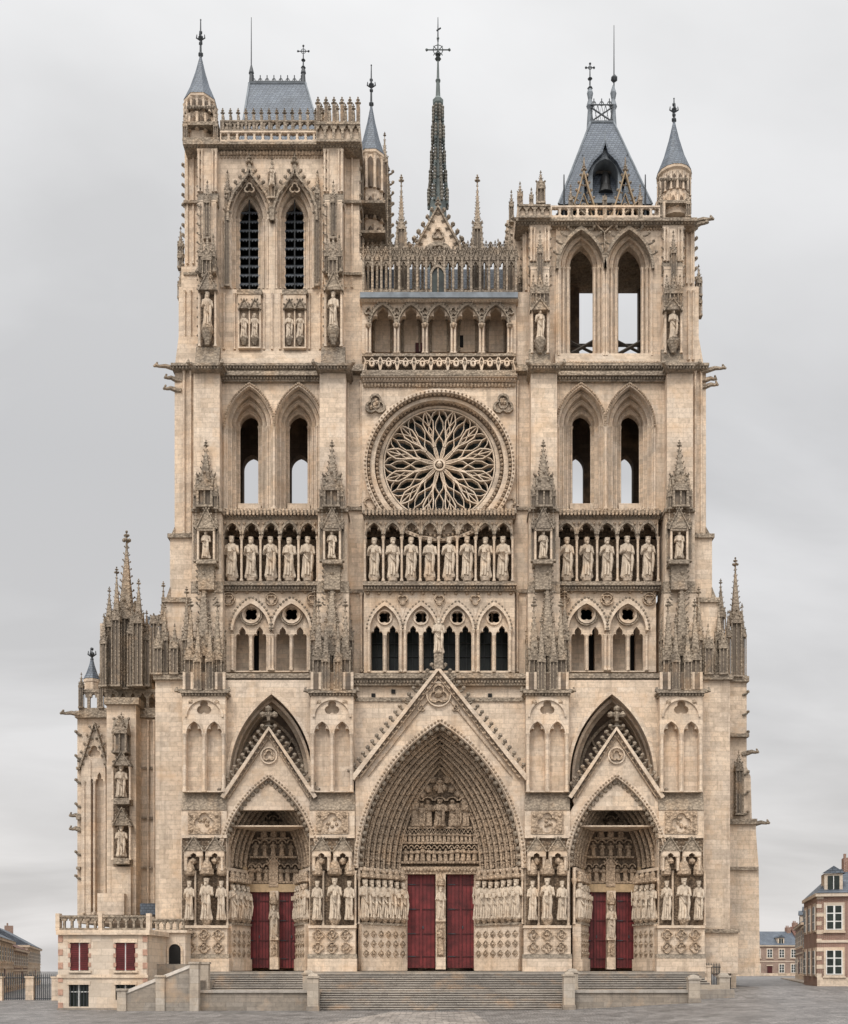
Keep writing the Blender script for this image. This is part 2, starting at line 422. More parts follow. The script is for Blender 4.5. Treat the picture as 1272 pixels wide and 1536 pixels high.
def door(x0,x1,q0,q1,y,mat='red'):
    box(x0,q0,x1,q1,y,y+.15,mat)
    w=x1-x0
    n=7
    for j in range(1,n): box(x0+w*j/n-.3,q0+1,x0+w*j/n+.3,q1,y-.03,y+.01,'reddark')
    for t in(.12,.38,.64,.88):
        q=q0+(q1-q0)*t; box(x0+1,q-.7,x1-1,q+.7,y-.05,y+.01,'reddark')
        box(x0+1,q-.9,x0+w*.3,q+.3,y-.08,y-.04,'iron')
    box(x0+w*.47,q0,x0+w*.53,q1,y-.07,y+.01,'red')
    box(x0+w*.55,(q0+q1)/2+8,x0+w*.6,(q0+q1)/2+12,y-.09,y,'iron')
def trumeau(cx,w,q0,q1,y):
    box(cx-w/2,q0,cx+w/2,q1,y-.3,y+.3,'stone')
    fig(cx,q0+22,q0+72,y-.55,w=.85); x,_,z=P(cx,q0+20,y-.55)
    lathe(x,y-.55,[(.2,z-.1),(.34,z),(.34,z+.3),(.2,z+.5),(.08,z+.9)],6,'carved')
    box(cx-w*.38,q0+73,cx+w*.38,q1,y-.62,y,'carved')
    box(cx-w*.5,q0+70,cx+w*.5,q0+74,y-.75,y,'stone');box(cx-w*.5,q1-18,cx+w*.5,q1,y-.75,y,'stone')
    fig(cx,q0+80,q1-22,y-.65,'carved',low=True,w=.8)
def tymp(cx,a,top,sp,base,y,regs):
    extr(opening(cx,sp,a,top,base,12),y,y+.5,'carved2')
    for (q0,q1,hw,n) in regs:
        box(cx-hw-2,q1,cx+hw+2,q1+3,y-.4,y,'carved'); row(cx-hw,cx+hw,q1+1.5,y-.4,int(hw/2.2),.06,'carved')
        for j in range(n):
            c=cx-hw+2*hw*(j+.5)/n
            fig(c,q0+random.uniform(0,3),q1,y-.2,'carved',low=True,w=1.35)
            ringstrip(arc(c,q0+3,hw/n,q0-3,4),arc(c,q0+3,hw/n*.7,q0-1.5,4),y-.35,y,'carved')
box(530,1150,795,1312,0.1,1.2,'stone')
portal(660,660,124,1084,60,1152,1300,YL,-.2,8,13.5)
extr([(533,1302),(533,1162),(657.5,1006),(787,1162),(787,1302)]+arc(660,1302,124,1084,16)[::-1],YL-.15,YL+.5,'stone')
tymp(660,60,1152,1262,1303,-.2,[(1198,1240,46,5),(1246,1263,55,17),(1270,1292,56,13)])
fig(660,1200,1240,-.7,'carved',w=1.5); 
for s in(-1,1):
    fig(660+s*27,1206,1240,-.6,'carved',w=1.2)
    for q in((10,1170),(18,1184),(6,1182),(26,1192),(36,1205),(42,1222)): blob(P(660+s*q[0],q[1],-.3),.28,'carved')
fig(660,1166,1190,-.4,'carved',low=True,w=1.4)
box(598,1300,722,1311,-.9,.2,'carved'); row(600,720,1305,-.92,24,.12,'carved')
door(611,652,1310,1452,-.3);door(671,711,1310,1452,-.3)
trumeau(661,15,1308,1454,-.6)
box(598,1303,611,1454,-.75,.5,'stone');box(711,1303,724,1454,-.75,.5,'stone')
for px in (601,606,716,721): col(px,1312,1450,1.6,-.85)
jamb(537,603,YL,-.7,7);jamb(785,719,YL,-.7,7)
ribbon([(528,1168),(657.5,1002),(791,1168)],7,YL-.6,YL+.2,'stone')
ribbon([(540,1166),(657.5,1016),(779,1166)],2.5,YL-.4,YL,'carved')
ribbon([(552,1164),(657.5,1030),(768,1164)],1.2,YL-.28,YL,'carved')
for i in range(19):
    t=(i+.5)/19
    for s in(-1,1):
        crocket(P(658+s*(131*(1-t)+2),1168-168*t-4,YL-.3),.30,'aged',s*.8)
        blob(P(658+s*(125*(1-t)),1168-158*t+2,YL-.42),.10,'carved')
ringstrip(foil(658,1041,17,3,-math.pi/2),foil(658,1041,13,3,-math.pi/2),YL-.4,YL-.1,'carved',True)
ringstrip(circ(658,1041,19,20),circ(658,1041,17,20),YL-.35,YL-.1,'stone',True)
for s in(-1,1): ringstrip(foil(658+s*26,1062,6,3,-math.pi/2),foil(658+s*26,1062,4,3,-math.pi/2),YL-.3,YL-.1,'carved',True)
blob(P(658,1041,YL-.2),.3,'carved')
box(651,980,665,1003,YL-.6,YL+.1,'aged'); fig(658,928,980,YL-.3,'statue')
for px in(652,664): col(px,935,980,1.2,YL-.2,'aged')
band(660,1302,130,1076,124,1084,YL-.45,YL+.1,'stone',n=16)
archtube(660,1302,124.5,1083,YL-.2,.14)
for (x_,q,an) in arcsample(660,1302,119,1090,44):
    v=P(x_,q,YL-.1); blob(v,.2,'aged')
arccro(660,1302,127,1079,YL-.48,90,.09,'carved')
for (cf,cb,gx) in((403,410,403),(925,916,925)):
    box(cb-75,1195,cb+75,1345,0.1,1.2,'stone')
    portal(cf,cb,73,1166,40,1212,1298,YL,-.3,6,10)
    extr([(gx-78,1302),(gx-78,1232),(gx,1098),(gx+78,1232),(gx+78,1302)]+arc(cf,1302,73,1166,14)[::-1],YL-.15,YL+.4,'stone')
    ribbon([(gx-70,1196),(gx,1092),(gx+70,1196)],6,YL-.6,YL+.3,'stone')
    ribbon([(gx-60,1196),(gx,1106),(gx+60,1196)],1.6,YL-.35,YL+.1,'carved')
    extr([(gx-66,1200),(gx,1098),(gx+66,1200),(gx+60,1215),(gx-60,1215)],YL-.1,YL+.35,'stone')
    for i in range(12):
        t=(i+.5)/12
        for s in(-1,1): crocket(P(gx+s*(71*(1-t)+2),1196-104*t-4,YL-.3),.29,'aged',s*.8); blob(P(gx+s*66*(1-t),1196-97*t+2,YL-.38),.09,'carved')
    ringstrip(foil(gx,1133,10,3,-math.pi/2),foil(gx,1133,7,3,-math.pi/2),YL-.35,YL-.1,'carved',True)
    ringstrip(circ(gx,1133,13,16),circ(gx,1133,11,16),YL-.3,YL-.1,'stone',True)
    cross(gx,1062,1094,YL-.15,9,'aged',.12)
    band(cf,1302,79,1158,73,1166,YL-.45,YL+.1,'stone',n=14)
    archtube(cf,1302,73.5,1165,YL-.2,.12)
    for (x_,q,an) in arcsample(cf,1302,69,1172,34): blob(P(x_,q,YL-.1),.18,'aged')
    arccro(cf,1302,76,1162,YL-.48,60,.08,'carved')
    tymp(cb,40,1212,1290,1335,-.2,[(1226,1256,22,3),(1262,1284,33,5),(1298,1322,38,7)])
    box(cb-42,1326,cb+42,1338,-.6,.2,'ochre'); box(cb-7,1292,cb+7,1330,-.65,-.2,'carved'); gablet(cb,1286,1296,9,-.7,'carved')
    door(cb-40,cb-7,1338,1452,-.35);door(cb+9,cb+41,1338,1452,-.35)
    trumeau(cb+1,13,1336,1454,-.6)
    box(cb-46,1300,cb-40,1454,-.75,.5,'ochre');box(cb+41,1300,cb+46,1454,-.75,.5,'ochre')
    jamb(cf-66,cb-43,YL,-.7,4,statop=1326);jamb(cf+66,cb+43,YL,-.7,4,statop=1326)
    vc=407 if gx<660 else 918
    extr(rect(vc-72,1020,vc+74,1240),YL+.35,.2,'stone',[opening(vc,1165,63,1041,1238,14)])
    band(vc,1165,68,1033,63,1041,YL+.1,YL+.5,'stone',bot=1195)
    band(vc,1165,60,1046,56,1052,YL+1.2,YL+1.5,'stone',bot=1195)
    band(vc,1165,58,1050,50,1060,-.9,-.1,'stone',bot=1195)
    box(vc-70,1040,vc+70,1215,-.1,.4,'shaded')
    for o in(-32,0,32): band(vc+o,1150,15,1105,12,1110,-.5,-.1,'aged',bot=1215)
    band(vc,1165,50,1078,46,1083,-.6,-.1,'aged',bot=1215)
extr([(530,1048),(628,1048),(533,1172),(530,1172)],YL+.6,-.2,'stone');extr([(692,1048),(790,1048),(790,1172),(787,1172)],YL+.6,-.2,'stone')
extr([(530,1022),(790,1022),(790,1052),(530,1052)],YL+.9,-.2,'stone')
extr([(530,1052),(530,1160),(660,1100),(790,1160),(790,1052)],YL+.9,-.2,'stone')
box(528,1046,790,1052,YL+.5,-.2,'aged')
for q,px in((1052,560),(1046,590),(1052,735)): box(px-3,q-12,px+3,q-6,YL+.8,YL+.95,'dark')
part('gallery_stage')
for (a,b) in((338,466),(530,790),(853,992)):
    cornice(a,b,1010,1028,YL+.7,'aged',.4,0)
for c in BL: box(c-30,1010,c+30,1042,YL+.2,0,'stone')
def tracery(cx,hw,apex,sp,bot,y,mat='stone',blind=None):
    o=opening(cx,sp,hw,apex,bot,8)
    l=hw*.44
    fr=hw*.40
    hs=[tref(cx-hw*.5,sp+8,l*.86,sp-7,bot-2),tref(cx+hw*.5,sp+8,l*.86,sp-7,bot-2),foil(cx,apex+(sp-apex)*.52,fr,4,math.pi/4)]
    extr(o,y,y+.3,mat,hs,back=True)
    band(cx,sp,hw+2,apex-3,hw-1.5,apex+3,y-.35,y,mat)
    arccro(cx,sp,hw+2.5,apex-4,y-.3,18,.09,'aged')
    for e in(-1,1): col(cx+e*hw,sp,bot,1.9,y-.25,mat)
    col(cx,sp+8,bot,1.6,y-.15,mat)
    ringstrip(circ(cx,apex+(sp-apex)*.52,fr+2,16),circ(cx,apex+(sp-apex)*.52,fr,16),y-.12,y,mat,True)
YA=-.9
for k_,cx in enumerate((577,631.5,686,741)):
    tracery(cx,24,905,945,1008,YA)
for cx in (604,658.5,713.5):
    extr([(cx-6,905),(cx+6,905),(cx,925)],YA-.1,YA+.2,'stone')
hs=[opening(c,945,24.5,904,1008,8) for c in(577,631.5,686,741)]
extr(rect(546,884,772,1009),YA-.05,YA+.35,'stone',hs,back=True)
for c in (604,659,713): ringstrip(foil(c,899,9,3,math.pi/2),foil(c,899,6.5,3,math.pi/2),YA-.25,YA,'carved',True)
for i in range(14): blob(P(552+i*16.5,890,YA-.1),.13,'carved')
box(545,884,775,1012,1.6,2.2,'glass')
for i in range(17): box(552+i*13.4-.5,900,552+i*13.4+.5,1010,1.5,1.6,'leadd')
for q in (925,945,965,985): box(547,q,772,q+.8,1.48,1.6,'leadd')
for i in range(9): box(556+i*26-1.4,884,556+i*26+1.4,1012,1.2,1.6,'stone')
for (cs,dk) in(((376.5,437),(385,)),((880,942),(943,))):
    hs=[opening(c,945,28.5,902,1006,8) for c in cs]
    x0=cs[0]-44;x1=cs[1]+42
    extr(rect(x0,884,x1,1008),YA-.05,YA+.6,'stone',hs,back=True)
    for c in cs:
        o=opening(c,945,28,903,1006,8)
        extr(o,YA+.15,YA+.5,'stone',[foil(c,921,10.5,4,math.pi/4),tref(c-13,958,10,940,1006),tref(c+13,958,10,940,1006)],back=True)
        band(c,945,31,897,27,905,YA-.35,YA,'stone'); arccro(c,945,32,895,YA-.33,22,.1,'aged')
        ringstrip(circ(c,921,14,18),circ(c,921,11,18),YA-.02,YA+.15,'stone',True)
        ringstrip(circ(c,921,17,18),circ(c,921,15.5,18),YA-.08,YA+.12,'aged',True)
        for e in(-28,0,28): col(c+e,952,1006,2,YA-.15 if e else YA)
    cm=(cs[0]+cs[1])/2
    for c in (x0+10,cm,x1-10):
        ringstrip(circ(c,898,10,14),circ(c,898,8.5,14),YA-.25,YA,'carved',True); ringstrip(foil(c,898,8,3,math.pi/2),foil(c,898,6,3,math.pi/2),YA-.25,YA,'carved',True)
    for i in range(9): blob(P(x0+4+i*(x1-x0-8)/8,888,YA-.1),.13,'carved')
    extr(rect(x0,884,x1,1010),.9,1.4,'stone',[rect(cs[0]+3,935,cs[0]+12,1008),rect(cs[1]+1,935,cs[1]+11,1008) if cs[0]>660 else rect(cs[1]-30,1000,cs[1]-29,1001),circ(cs[0]-1,921,11,12),circ(cs[1],921,11,12)])
    box(x0,884,x1,1010,1.7,1.9,'dark')
part('kings_gallery')
for (a,b,xs) in((333,478,[348,377,406,434,462]),(546,773,[561,589,617,645,673,701,728,755]),(838,990,[850,880,911,941,972])):
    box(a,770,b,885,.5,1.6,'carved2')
    cornice(a,b,872,886,YA-.2,'aged',.4,.6)
    sp=(xs[-1]-xs[0])/(len(xs)-1)
    yk=YA-.15
    for x_ in xs:
        extr(rect(x_-sp/2,778,x_+sp/2,806),yk,yk+.35,'stone',[tref(x_,801,sp*.42,783,806)],back=True)
        band(x_,801,sp*.48,779,sp*.4,784,yk-.2,yk+.02,'aged')
        for e in(-1,1): blob(P(x_+e*sp*.36,785,yk-.12),.12,'carved')
        fig(x_+random.uniform(-.7,.7),807+random.uniform(-1,2),867,yk+.2,'statue',w=1.02); x,_,z=P(x_,870,yk+.2)
        lathe(x,yk+.2,[(.3,z-.12),(.38,z+.14),(.36,z+.2)],8,'stone')
    for i in range(len(xs)+1):
        col(xs[0]-sp/2+i*sp,806,872,1.8,yk+.05,'stone')
    box(a,806,a+2,872,yk,.6,'stone')
    cornice(a,b,765,778,YA-.1,'aged',.45,.6)
    n=int((b-a)/5.5)
    for i in range(n): box(a+(b-a)*(i+.2)/n,762.5,a+(b-a)*(i+.75)/n,772,YA-.68,YA-.5,'carved')
part('pinnacles')
for c0,c in zip(BL,BU):
    box(c-24,885,c+24,1012,-2.0,1,'stone')
    box(c-22,765,c+22,886,-1.9,1,'stone')
    box(c-19.5,545,c+19.5,766,-1.7,1,'stone')
    slope(c-24,c+24,872,888,-1.9,-2.05)
    box(c-23,762,c+23,767,-2.2,0,'aged')
    pinn(c-1,660,738,764,24,-2.15,nc=7)
    for s in(-1,1): pinn(c-1+s*14,708,744,764,9,-2.3,nc=3)
    for s in(-1,1): col(c-1+s*12,792,842,1.8,-2.75)
    gablet(c-1,762,792,15,-2.9,'aged',.9,4)
    extr(rect(c-15,790,c+13,796),-2.85,-1.9,'aged',[])
    box(c-13,796,c+11,840,-1.95,-1.8,'carved2')
    fig(c-1,796,838,-2.5,'statue',w=1.0)
    box(c-16,839,c+14,845,-3.0,-1.9,'aged'); box(c-13,845,c+11,884,-2.6,-1.9,'aged')
    for s in(-1,1):
        pinn(c-1+s*15,765,790,842,7,-2.5,nc=3)
        for q in range(8): crocket(P(c-1+s*12,850+q*8,-2.5),.16,'aged',s*.7)
    box(c0-30,1008,c0+30,1038,YL+.1,-1.5,'aged')
    pinn(c0,846,985,1036,27,YL+1.0,nc=12)
    for s in(-1,1):
        pinn(c0+s*20,898,990,1036,17,YL+.7,nc=8)
    for s in(-1,1): pinn(c0+s*9,925,992,1036,12,YL+.1,nc=6)
    pinn(c0+26,880,960,1010,13,YL+2.0,nc=6);pinn(c0-26,880,960,1010,13,YL+2.0,nc=6)
    for s in(-30,-18,-6,6,18,30): box(c0+s-2,1008,c0+s+2,1034,YL+.02,YL+.2,'stone')
    for s in(-24,-12,0,12,24): box(c0+s-3.2,1010,c0+s+3.2,1034,YL+.07,YL+.2,'shaded')
    garg(c0-28,1040,YL+.1,-.6,-.5,.9);garg(c0+28,1040,YL+.1,.6,-.5,.9)

def winwall(x0,q0,x1,q1,cs,sp,bot,layers,y0,yend,mat='stone',cols=True):
    n=len(layers)
    for i,(a,ap,y) in enumerate(layers):
        ye=layers[i+1][2] if i+1<n else yend
        extr(rect(x0,q0,x1,q1),y,ye+.01,mat,[opening(c,sp,a,ap,bot,9) for c in cs],back=(i+1==n))
        for c in cs:
            archtube(c,sp,a-.6,ap+1,y+.08,.11,mat)
            if i>0: archtube(c,sp,a+2.5,ap-3,y-.02,.06,mat)
            if cols:
                for e in(-1,1): col(c+e*(a-1.6),sp,bot,1.6,y+.12,mat)
part('tower_middle_stage')
for (x0,x1,cs,bk) in((328,484,(374,448),((378,14),(450,14))),(832,1002,(872,945),((865,11),(939,11)))):
    winwall(x0,556,x1,768,cs,640,764,[(35.5,579,-.8),(29,590,-.25),(22.5,604,.35),(16.5,619,.95)],-.5,1.7)
    for c in cs:
        band(c,640,39,573,35.5,579,-1.05,-.75,'stone')
        arccro(c,640,37.5,575,-1.07,44,.09,'carved')
    cm=(cs[0]+cs[1])/2; col(cm,640,764,2.2,-.95); col(cs[0]-37,640,764,1.9,-.9);col(cs[1]+37,640,764,1.9,-.9)
    for c in cs: box(c-17,755,c+17,766,.5,1.6,'stone')
    extr(rect(x0,556,x1,800),6.6,7.4,'shaded',[opening(b,700,h,682,798,6) for b,h in bk],back=True)
    boxw(X(x0,-.5)-.8,X(x0,-.5)+.1,1.5,6.7,Z(800,0),Z(556,0),'shaded')
    boxw(X(x1,-.5)-.1,X(x1,-.5)+.8,1.5,6.7,Z(800,0),Z(556,0),'shaded')
    boxw(X(x0,-.5),X(x1,-.5),1.0,7,Z(800,0)-.4,Z(800,0),'shaded')
    boxw(X(x0,-.5),X(x1,-.5),1.0,7,Z(560,0),Z(560,0)+.5,'shaded')
    cornice(x0,x1,556,572,-.9,'aged',.5,.5)
part('rose_window')
RX,RY=659,697
extr(rect(543,572,774,768),-.6,.4,'stone',[circ(RX,RY,104,64)])
for (r1,r0,yf,yb,m) in((114,109,-.95,-.5,'stone'),(109,104,-.7,.1,'carved2'),(104,97,-.5,.3,'stone'),(97,91,-.1,.6,'carved2'),(91,84,.15,.8,'stone')):
    ringstrip(circ(RX,RY,r1,72),circ(RX,RY,r0,72),yf,yb,m,True)
for r,y,n,s in((106.5,-.74,100,.13),(94,-.14,90,.13),(111.5,-.98,110,.07)):
    for i in range(n):
        a=2*math.pi*i/n; blob(P(RX+r*math.cos(a),RY+r*math.sin(a),y),s,'carved')
extr(circ(RX,RY,86,48),.95,1.05,'glass')
def pol(r,a): return (RX+r*math.cos(a),RY+r*math.sin(a))
R=84;N=12
ringstrip(circ(RX,RY,85,64),circ(RX,RY,82,64),.15,.9,'stone',True)
ringstrip(circ(RX,RY,9,20),circ(RX,RY,6.5,20),.15,.8,'stone',True)
blob(P(RX,RY,.3),.25,'stone')
for i in range(N):
    a=2*math.pi*i/N; da=math.pi/N
    for s in(-1,1):
        ribbon([pol(9,a+s*.1),pol(18,a+s*da*.55),pol(28,a+s*da*.8),pol(36,a+s*da*.55),pol(43,a)],1.3,.25,.7,'stone')
        ribbon([pol(28,a+s*da*.82),pol(40,a+s*da*.95),pol(54,a+s*da*.62),pol(66,a+s*da*.55),pol(76,a+s*da*.78),pol(83,a+s*da*1.0)],1.7,.2,.75,'stone')
        ribbon([pol(43,a),pol(54,a+s*da*.42),pol(64,a+s*da*.32),pol(74,a)],1.1,.25,.7,'stone')
        ribbon([pol(60,a+s*da*.98),pol(70,a+s*da*.7),pol(78,a+s*da*.45),pol(83,a+s*da*.1)],1.1,.25,.7,'stone')
        ribbon([pol(44,a+s*da),pol(52,a+s*da*.8),pol(60,a+s*da)],1.1,.28,.7,'stone')
    ribbon([pol(74,a),pol(83,a)],1.2,.25,.7,'stone')
    ribbon([pol(60,a+da),pol(83,a+da)],1.3,.25,.7,'stone')
    ribbon([pol(9,a+da),pol(30,a+da)],1.0,.28,.7,'stone')
for i in range(36):
    a=2*math.pi*i/36; ribbon([pol(12,a),pol(84,a)],.3,.9,.96,'leadd')
for r in range(16,84,9): ringstrip(circ(RX,RY,r,40),circ(RX,RY,r-.3,40),.9,.96,'leadd',True)
for cx in (563,755):
    ringstrip(foil(cx,606,17,3,-math.pi/2),foil(cx,606,13,3,-math.pi/2),-.85,-.55,'aged',True)
    for b in range(8): blob(P(cx+random.uniform(-6,6),606+random.uniform(-6,6),-.62),.17,'carved')
    ringstrip(circ(cx,606,7,12),circ(cx,606,5,12),-.75,-.55,'aged',True)
for cx in(556,763): ringstrip(foil(cx,755,12,3,math.pi/2),foil(cx,755,9,3,math.pi/2),-.75,-.55,'carved',True)
cornice(543,774,560,572,-.65,'stone',.45,.6)
row(545,772,578,-.68,44,.14,'carved')
part('central_galleries')
box(541,560,776,563,-1.15,.5,'aged')
box(543,530,774,560,-.45,.5,'carved2')
n=9
box(543,530,774,534,-1.0,-.7,'aged');box(543,555,774,560,-1.0,-.7,'aged')
for i in range(n):
    c=545+228*(i+.5)/n;h=228/n/2
    ribbon([(c-h,555),(c-h*.75,541),(c-h*.3,541),(c,549),(c+h*.3,541),(c+h*.75,541),(c+h,555)],2.4,-.97,-.72,'stone')
    ribbon([(c-h,534),(c-h*.6,545),(c,536),(c+h*.6,545),(c+h,534)],2,-.94,-.74,'stone')
    ringstrip(circ(c,545,4.5,10),circ(c,545,2.6,10),-.98,-.75,'stone',True)
    blob(P(c+h,545,-.9),.15,'aged')
box(543,440,774,560,1.6,2.4,'stone')
for i in range(5): extr(opening(574+42.5*i,490,13,470,528),1.45,1.6,'stone'); archtube(574+42.5*i,490,13,470,1.4,.09,'aged',528)
box(623,514,634,528,1.35,1.5,'reddark'); box(687,503,695,520,1.35,1.5,'dark')
hs=[tref(574+42.5*i,484,17.5,458,530) for i in range(5)]
extr(rect(543,452,774,530),-.55,-.15,'stone',hs,back=True)
for i in range(5):
    c=574+42.5*i
    band(c,484,20,452,17.5,457,-.8,-.5,'aged'); arccro(c,484,21,451,-.75,16,.1,'aged')
for i in range(6):
    c=552.5+42.5*i
    for o in(-2.5,2.5): col(c+o,486,530,1.6,-.7)
    ringstrip(foil(c,466,7,3,-math.pi/2),foil(c,466,4.5,3,-math.pi/2),-.8,-.5,'aged',True)
    blob(P(c,488,-.8),.2,'carved')
cornice(541,776,446,453,-.6,'stone',.5,2)
box(540,438,777,446,-1.25,2.4,'lead')
def screen(x0,x1,n,y,top,bot,mat,ev=3,up=12):
    w=(x1-x0)/n
    for i in range(n):
        c=x0+w*(i+.5)
        extr(rect(c-w/2,top+18,c+w/2,bot),y,y+.2,mat,[tref(c,top+32,w*.36,top+22,bot-3)],back=True)
        gablet(c,top+4,top+20,w*.44,y-.05,mat,.15,2)
        blob(P(c,top+3,y),.14,mat)
    for i in range(n+1):
        q=top-(up if i%ev==0 else 0)
        spire(x0+w*i,q,top+20,4.4,y,mat,4,cs=.11); box(x0+w*i-1.5,top+18,x0+w*i+1.5,bot,y-.18,y+.2,mat)
screen(545,774,17,-.6,370,438,'aged')
screen(552,770,16,2.5,362,436,'aged',4,16)
box(545,404,772,437,5,5.5,'slate')
extr(opening(657,412,9,400,438),-.9,-.7,'glass')
band(657,412,12,396,9,400,-1.0,-.6,'aged',bot=438); box(655.8,400,658.2,438,-.95,-.8,'aged')
extr([(616,386),(657,312),(700,386)],1.0,1.5,'stone',back=True)
ribbon([(612,390),(657,308),(703,390)],4,.8,1.5,'aged')
band(657,386,24,362,19,368,.7,1.2,'aged'); ringstrip(foil(657,350,10,3,-math.pi/2),foil(657,350,7,3,-math.pi/2),.8,1.1,'aged',True)
for i in range(7):
    t=(i+.3)/7
    for s in(-1,1): crocket(P(657+s*(44*(1-t)),388-78*t,1.0),.42*(1-.3*t),'aged',s*.9)
x,_,z=P(657,310,1.0); finial(x,1.0,z,.3,'aged')
for px in(602,716): pinn(px,262,345,437,12,.6,nc=8); 
for px in(602,716):
    for s in(-1,1): pinn(px+s*7,330,372,437,5,.3,nc=4)
for px in(626,690): pinn(px,352,385,437,7,.4,nc=3)

part('central_spire')
yf_=43.
c=k(yf_);xx=X(657,yf_)
prof=[(17,420),(13,306),(9,300),(8.5,272),(10,270),(8,268),(7.5,244),(9,242),(6.6,240),(6,206),(7.6,204),(5.4,202),(5,176),(6.4,174),(4.6,172),(4.4,162),(8,157),(8.5,152),(4.6,147),(3.8,146),(2.8,124),(4,121),(2.2,118),(1.0,84)]
lathe(xx,yf_,[(r*c,Z(q,yf_)) for r,q in prof],8,'spirelead',rot=.5)
for q0,r0,hh in((300,15,22),(272,12.5,20),(242,10.5,20),(204,8.8,18),(174,7.2,12)):
    for a in range(8):
        an=a*math.pi/4+.39
        bx=(xx+r0*c*math.cos(an),yf_+r0*c*math.sin(an))
        tube([(bx[0],bx[1],Z(q0+10,yf_)),(bx[0],bx[1],Z(q0-hh*.4,yf_)),(bx[0],bx[1],Z(q0-hh,yf_))],[.17,.14,.03],'spirelead' if a%2 else 'spirelead2',4)
        tube([(xx+.5*(bx[0]-xx),yf_+.5*(bx[1]-yf_),Z(q0-14,yf_)),(bx[0],bx[1],Z(q0+2,yf_))],.07,'spirelead2',4)
        for qq in range(4): blob((bx[0],bx[1],Z(q0-qq*5+4,yf_)),.2,'spirelead2')
for q0 in range(296,166,-5):
    r0=4.6+(q0-166)/130*4.6
    for a in range(8):
        an=a*math.pi/4+.39; crocket((xx+r0*c*math.cos(an),yf_+r0*c*math.sin(an),Z(q0,yf_)),.26,'spirelead' if a%2 else 'spirelead2',math.cos(an),math.sin(an))
cross(657,56,90,yf_,17,'spirelead',.085)
x,_,z=P(657,76,yf_)
for a in range(4):
    an=math.pi/4+a*math.pi/2; tube([(x,yf_,z),(x+.75*math.cos(an),yf_,z+.75*math.sin(an))],.05,'spirelead',4)
tube([P(657,62,yf_),P(657,44,yf_),P(657,26,yf_)],[.1,.07,.04],'iron',5)
tube([P(655,46,yf_),P(661,42,yf_)],.1,'iron',4)
part('nave')
boxw(-8.5,8.5,3,95,0,38,'stone');boxw(-17,17,8,95,0,18,'stone')
add([(-8.8,2.5,38),(8.8,2.5,38),(0,2.5,48),(-8.8,95,38),(8.8,95,38),(0,95,48)],[(0,1,2),(3,5,4),(0,2,5,3),(1,4,5,2)],'slate')
boxw(-29,29,40,52,0,36,'stone')

part('north_tower')
winwall(326,214,490,548,(374,442),330,434,[(29,268,-.15),(23,283,.35),(16.5,300,.9)],0,1.7)
box(296,214,327,548,0.02,8,'stone');box(489,214,514,548,.02,8,'stone')
boxw(X(300,0),X(512,0),6.5,8,Z(548,0),Z(214,0),'stone');boxw(X(327,0),X(489,0),2.2,2.6,Z(440,0),Z(300,0),'dark')
for cc in(374,442):
    for j in range(9):
        q=312+j*13.4
        x0=X(cc-16,.9);x1=X(cc+16,.9);z=Z(q,.9)
        add([(x0,.95,z-.3),(x1,.95,z-.3),(x1,1.6,z+.25),(x0,1.6,z+.25),(x0,.95,z-.36),(x1,.95,z-.36)],[(0,1,2,3),(0,4,5,1)],'slated')
        for e in range(7):
            u=x0+(x1-x0)*(e+.5)/7;add([(u-.1,.95,z-.36),(u+.1,.95,z-.36),(u,.95,z-.5)],[(0,1,2)],'slated')
    tube([P(cc,300,.7),P(cc,434,.7)],.05,'iron',4)
    for s in(-1,1): ribbon([(cc+s*33,330),(cc+s*32,310),(cc+s*24,288),(cc+s*12,272),(cc+s*4,262),(cc,246)],3.4,-.55,.1,'aged')
    for s in(-1,1):
        for (u,v) in((32,316),(29,299),(23,286),(16,276),(9,268),(4,259)): crocket(P(cc+s*u,v,-.45),.28,'aged',s)
    x,_,z=P(cc,248,-.3); finial(x,-.3,z,.36,'aged')
    ringstrip(foil(cc,282,9,3,-math.pi/2),foil(cc,282,6.5,3,-math.pi/2),-.4,.1,'aged',True)
    extr(rect(cc-17,440,cc+17,522),-.5,-.1,'stone',[tref(cc-8,464,7,450,520),tref(cc+8,464,7,450,520)])
    gablet(cc-8,448,462,8,-.65,'aged',.3,2);gablet(cc+8,448,462,8,-.65,'aged',.3,2)
    for o in(-8,8): fig(cc+o,472,508,-.4,'statue'); x,_,z=P(cc+o,508,-.4); lathe(x,-.4,[(.1,z-.5),(.3,z-.05),(.3,z)],8,'aged')
    box(cc-19,434,cc+19,441,-.55,1.2,'aged')
for px in (341,408,476): pinn(px,255,290,430 if px!=408 else 330,8,-.3,nc=5)
pinn(408,235,270,300,11,-.35,nc=3); fig(408,250,278,-.75,'statue')
slope(326,490,522,552,-.1,-1.0,'stone')
for px in(336,352,396,408,420,464,480): col(px,440,524,1.3,-.25)
for px in(333,337,345,470,478,484): col(px,330,432,1.2,-.27)
def cbutt(px,w,q0,q1,y,spi=True):
    box(px-w/2,q0,px+w/2,q1,y,y+2,'stone')
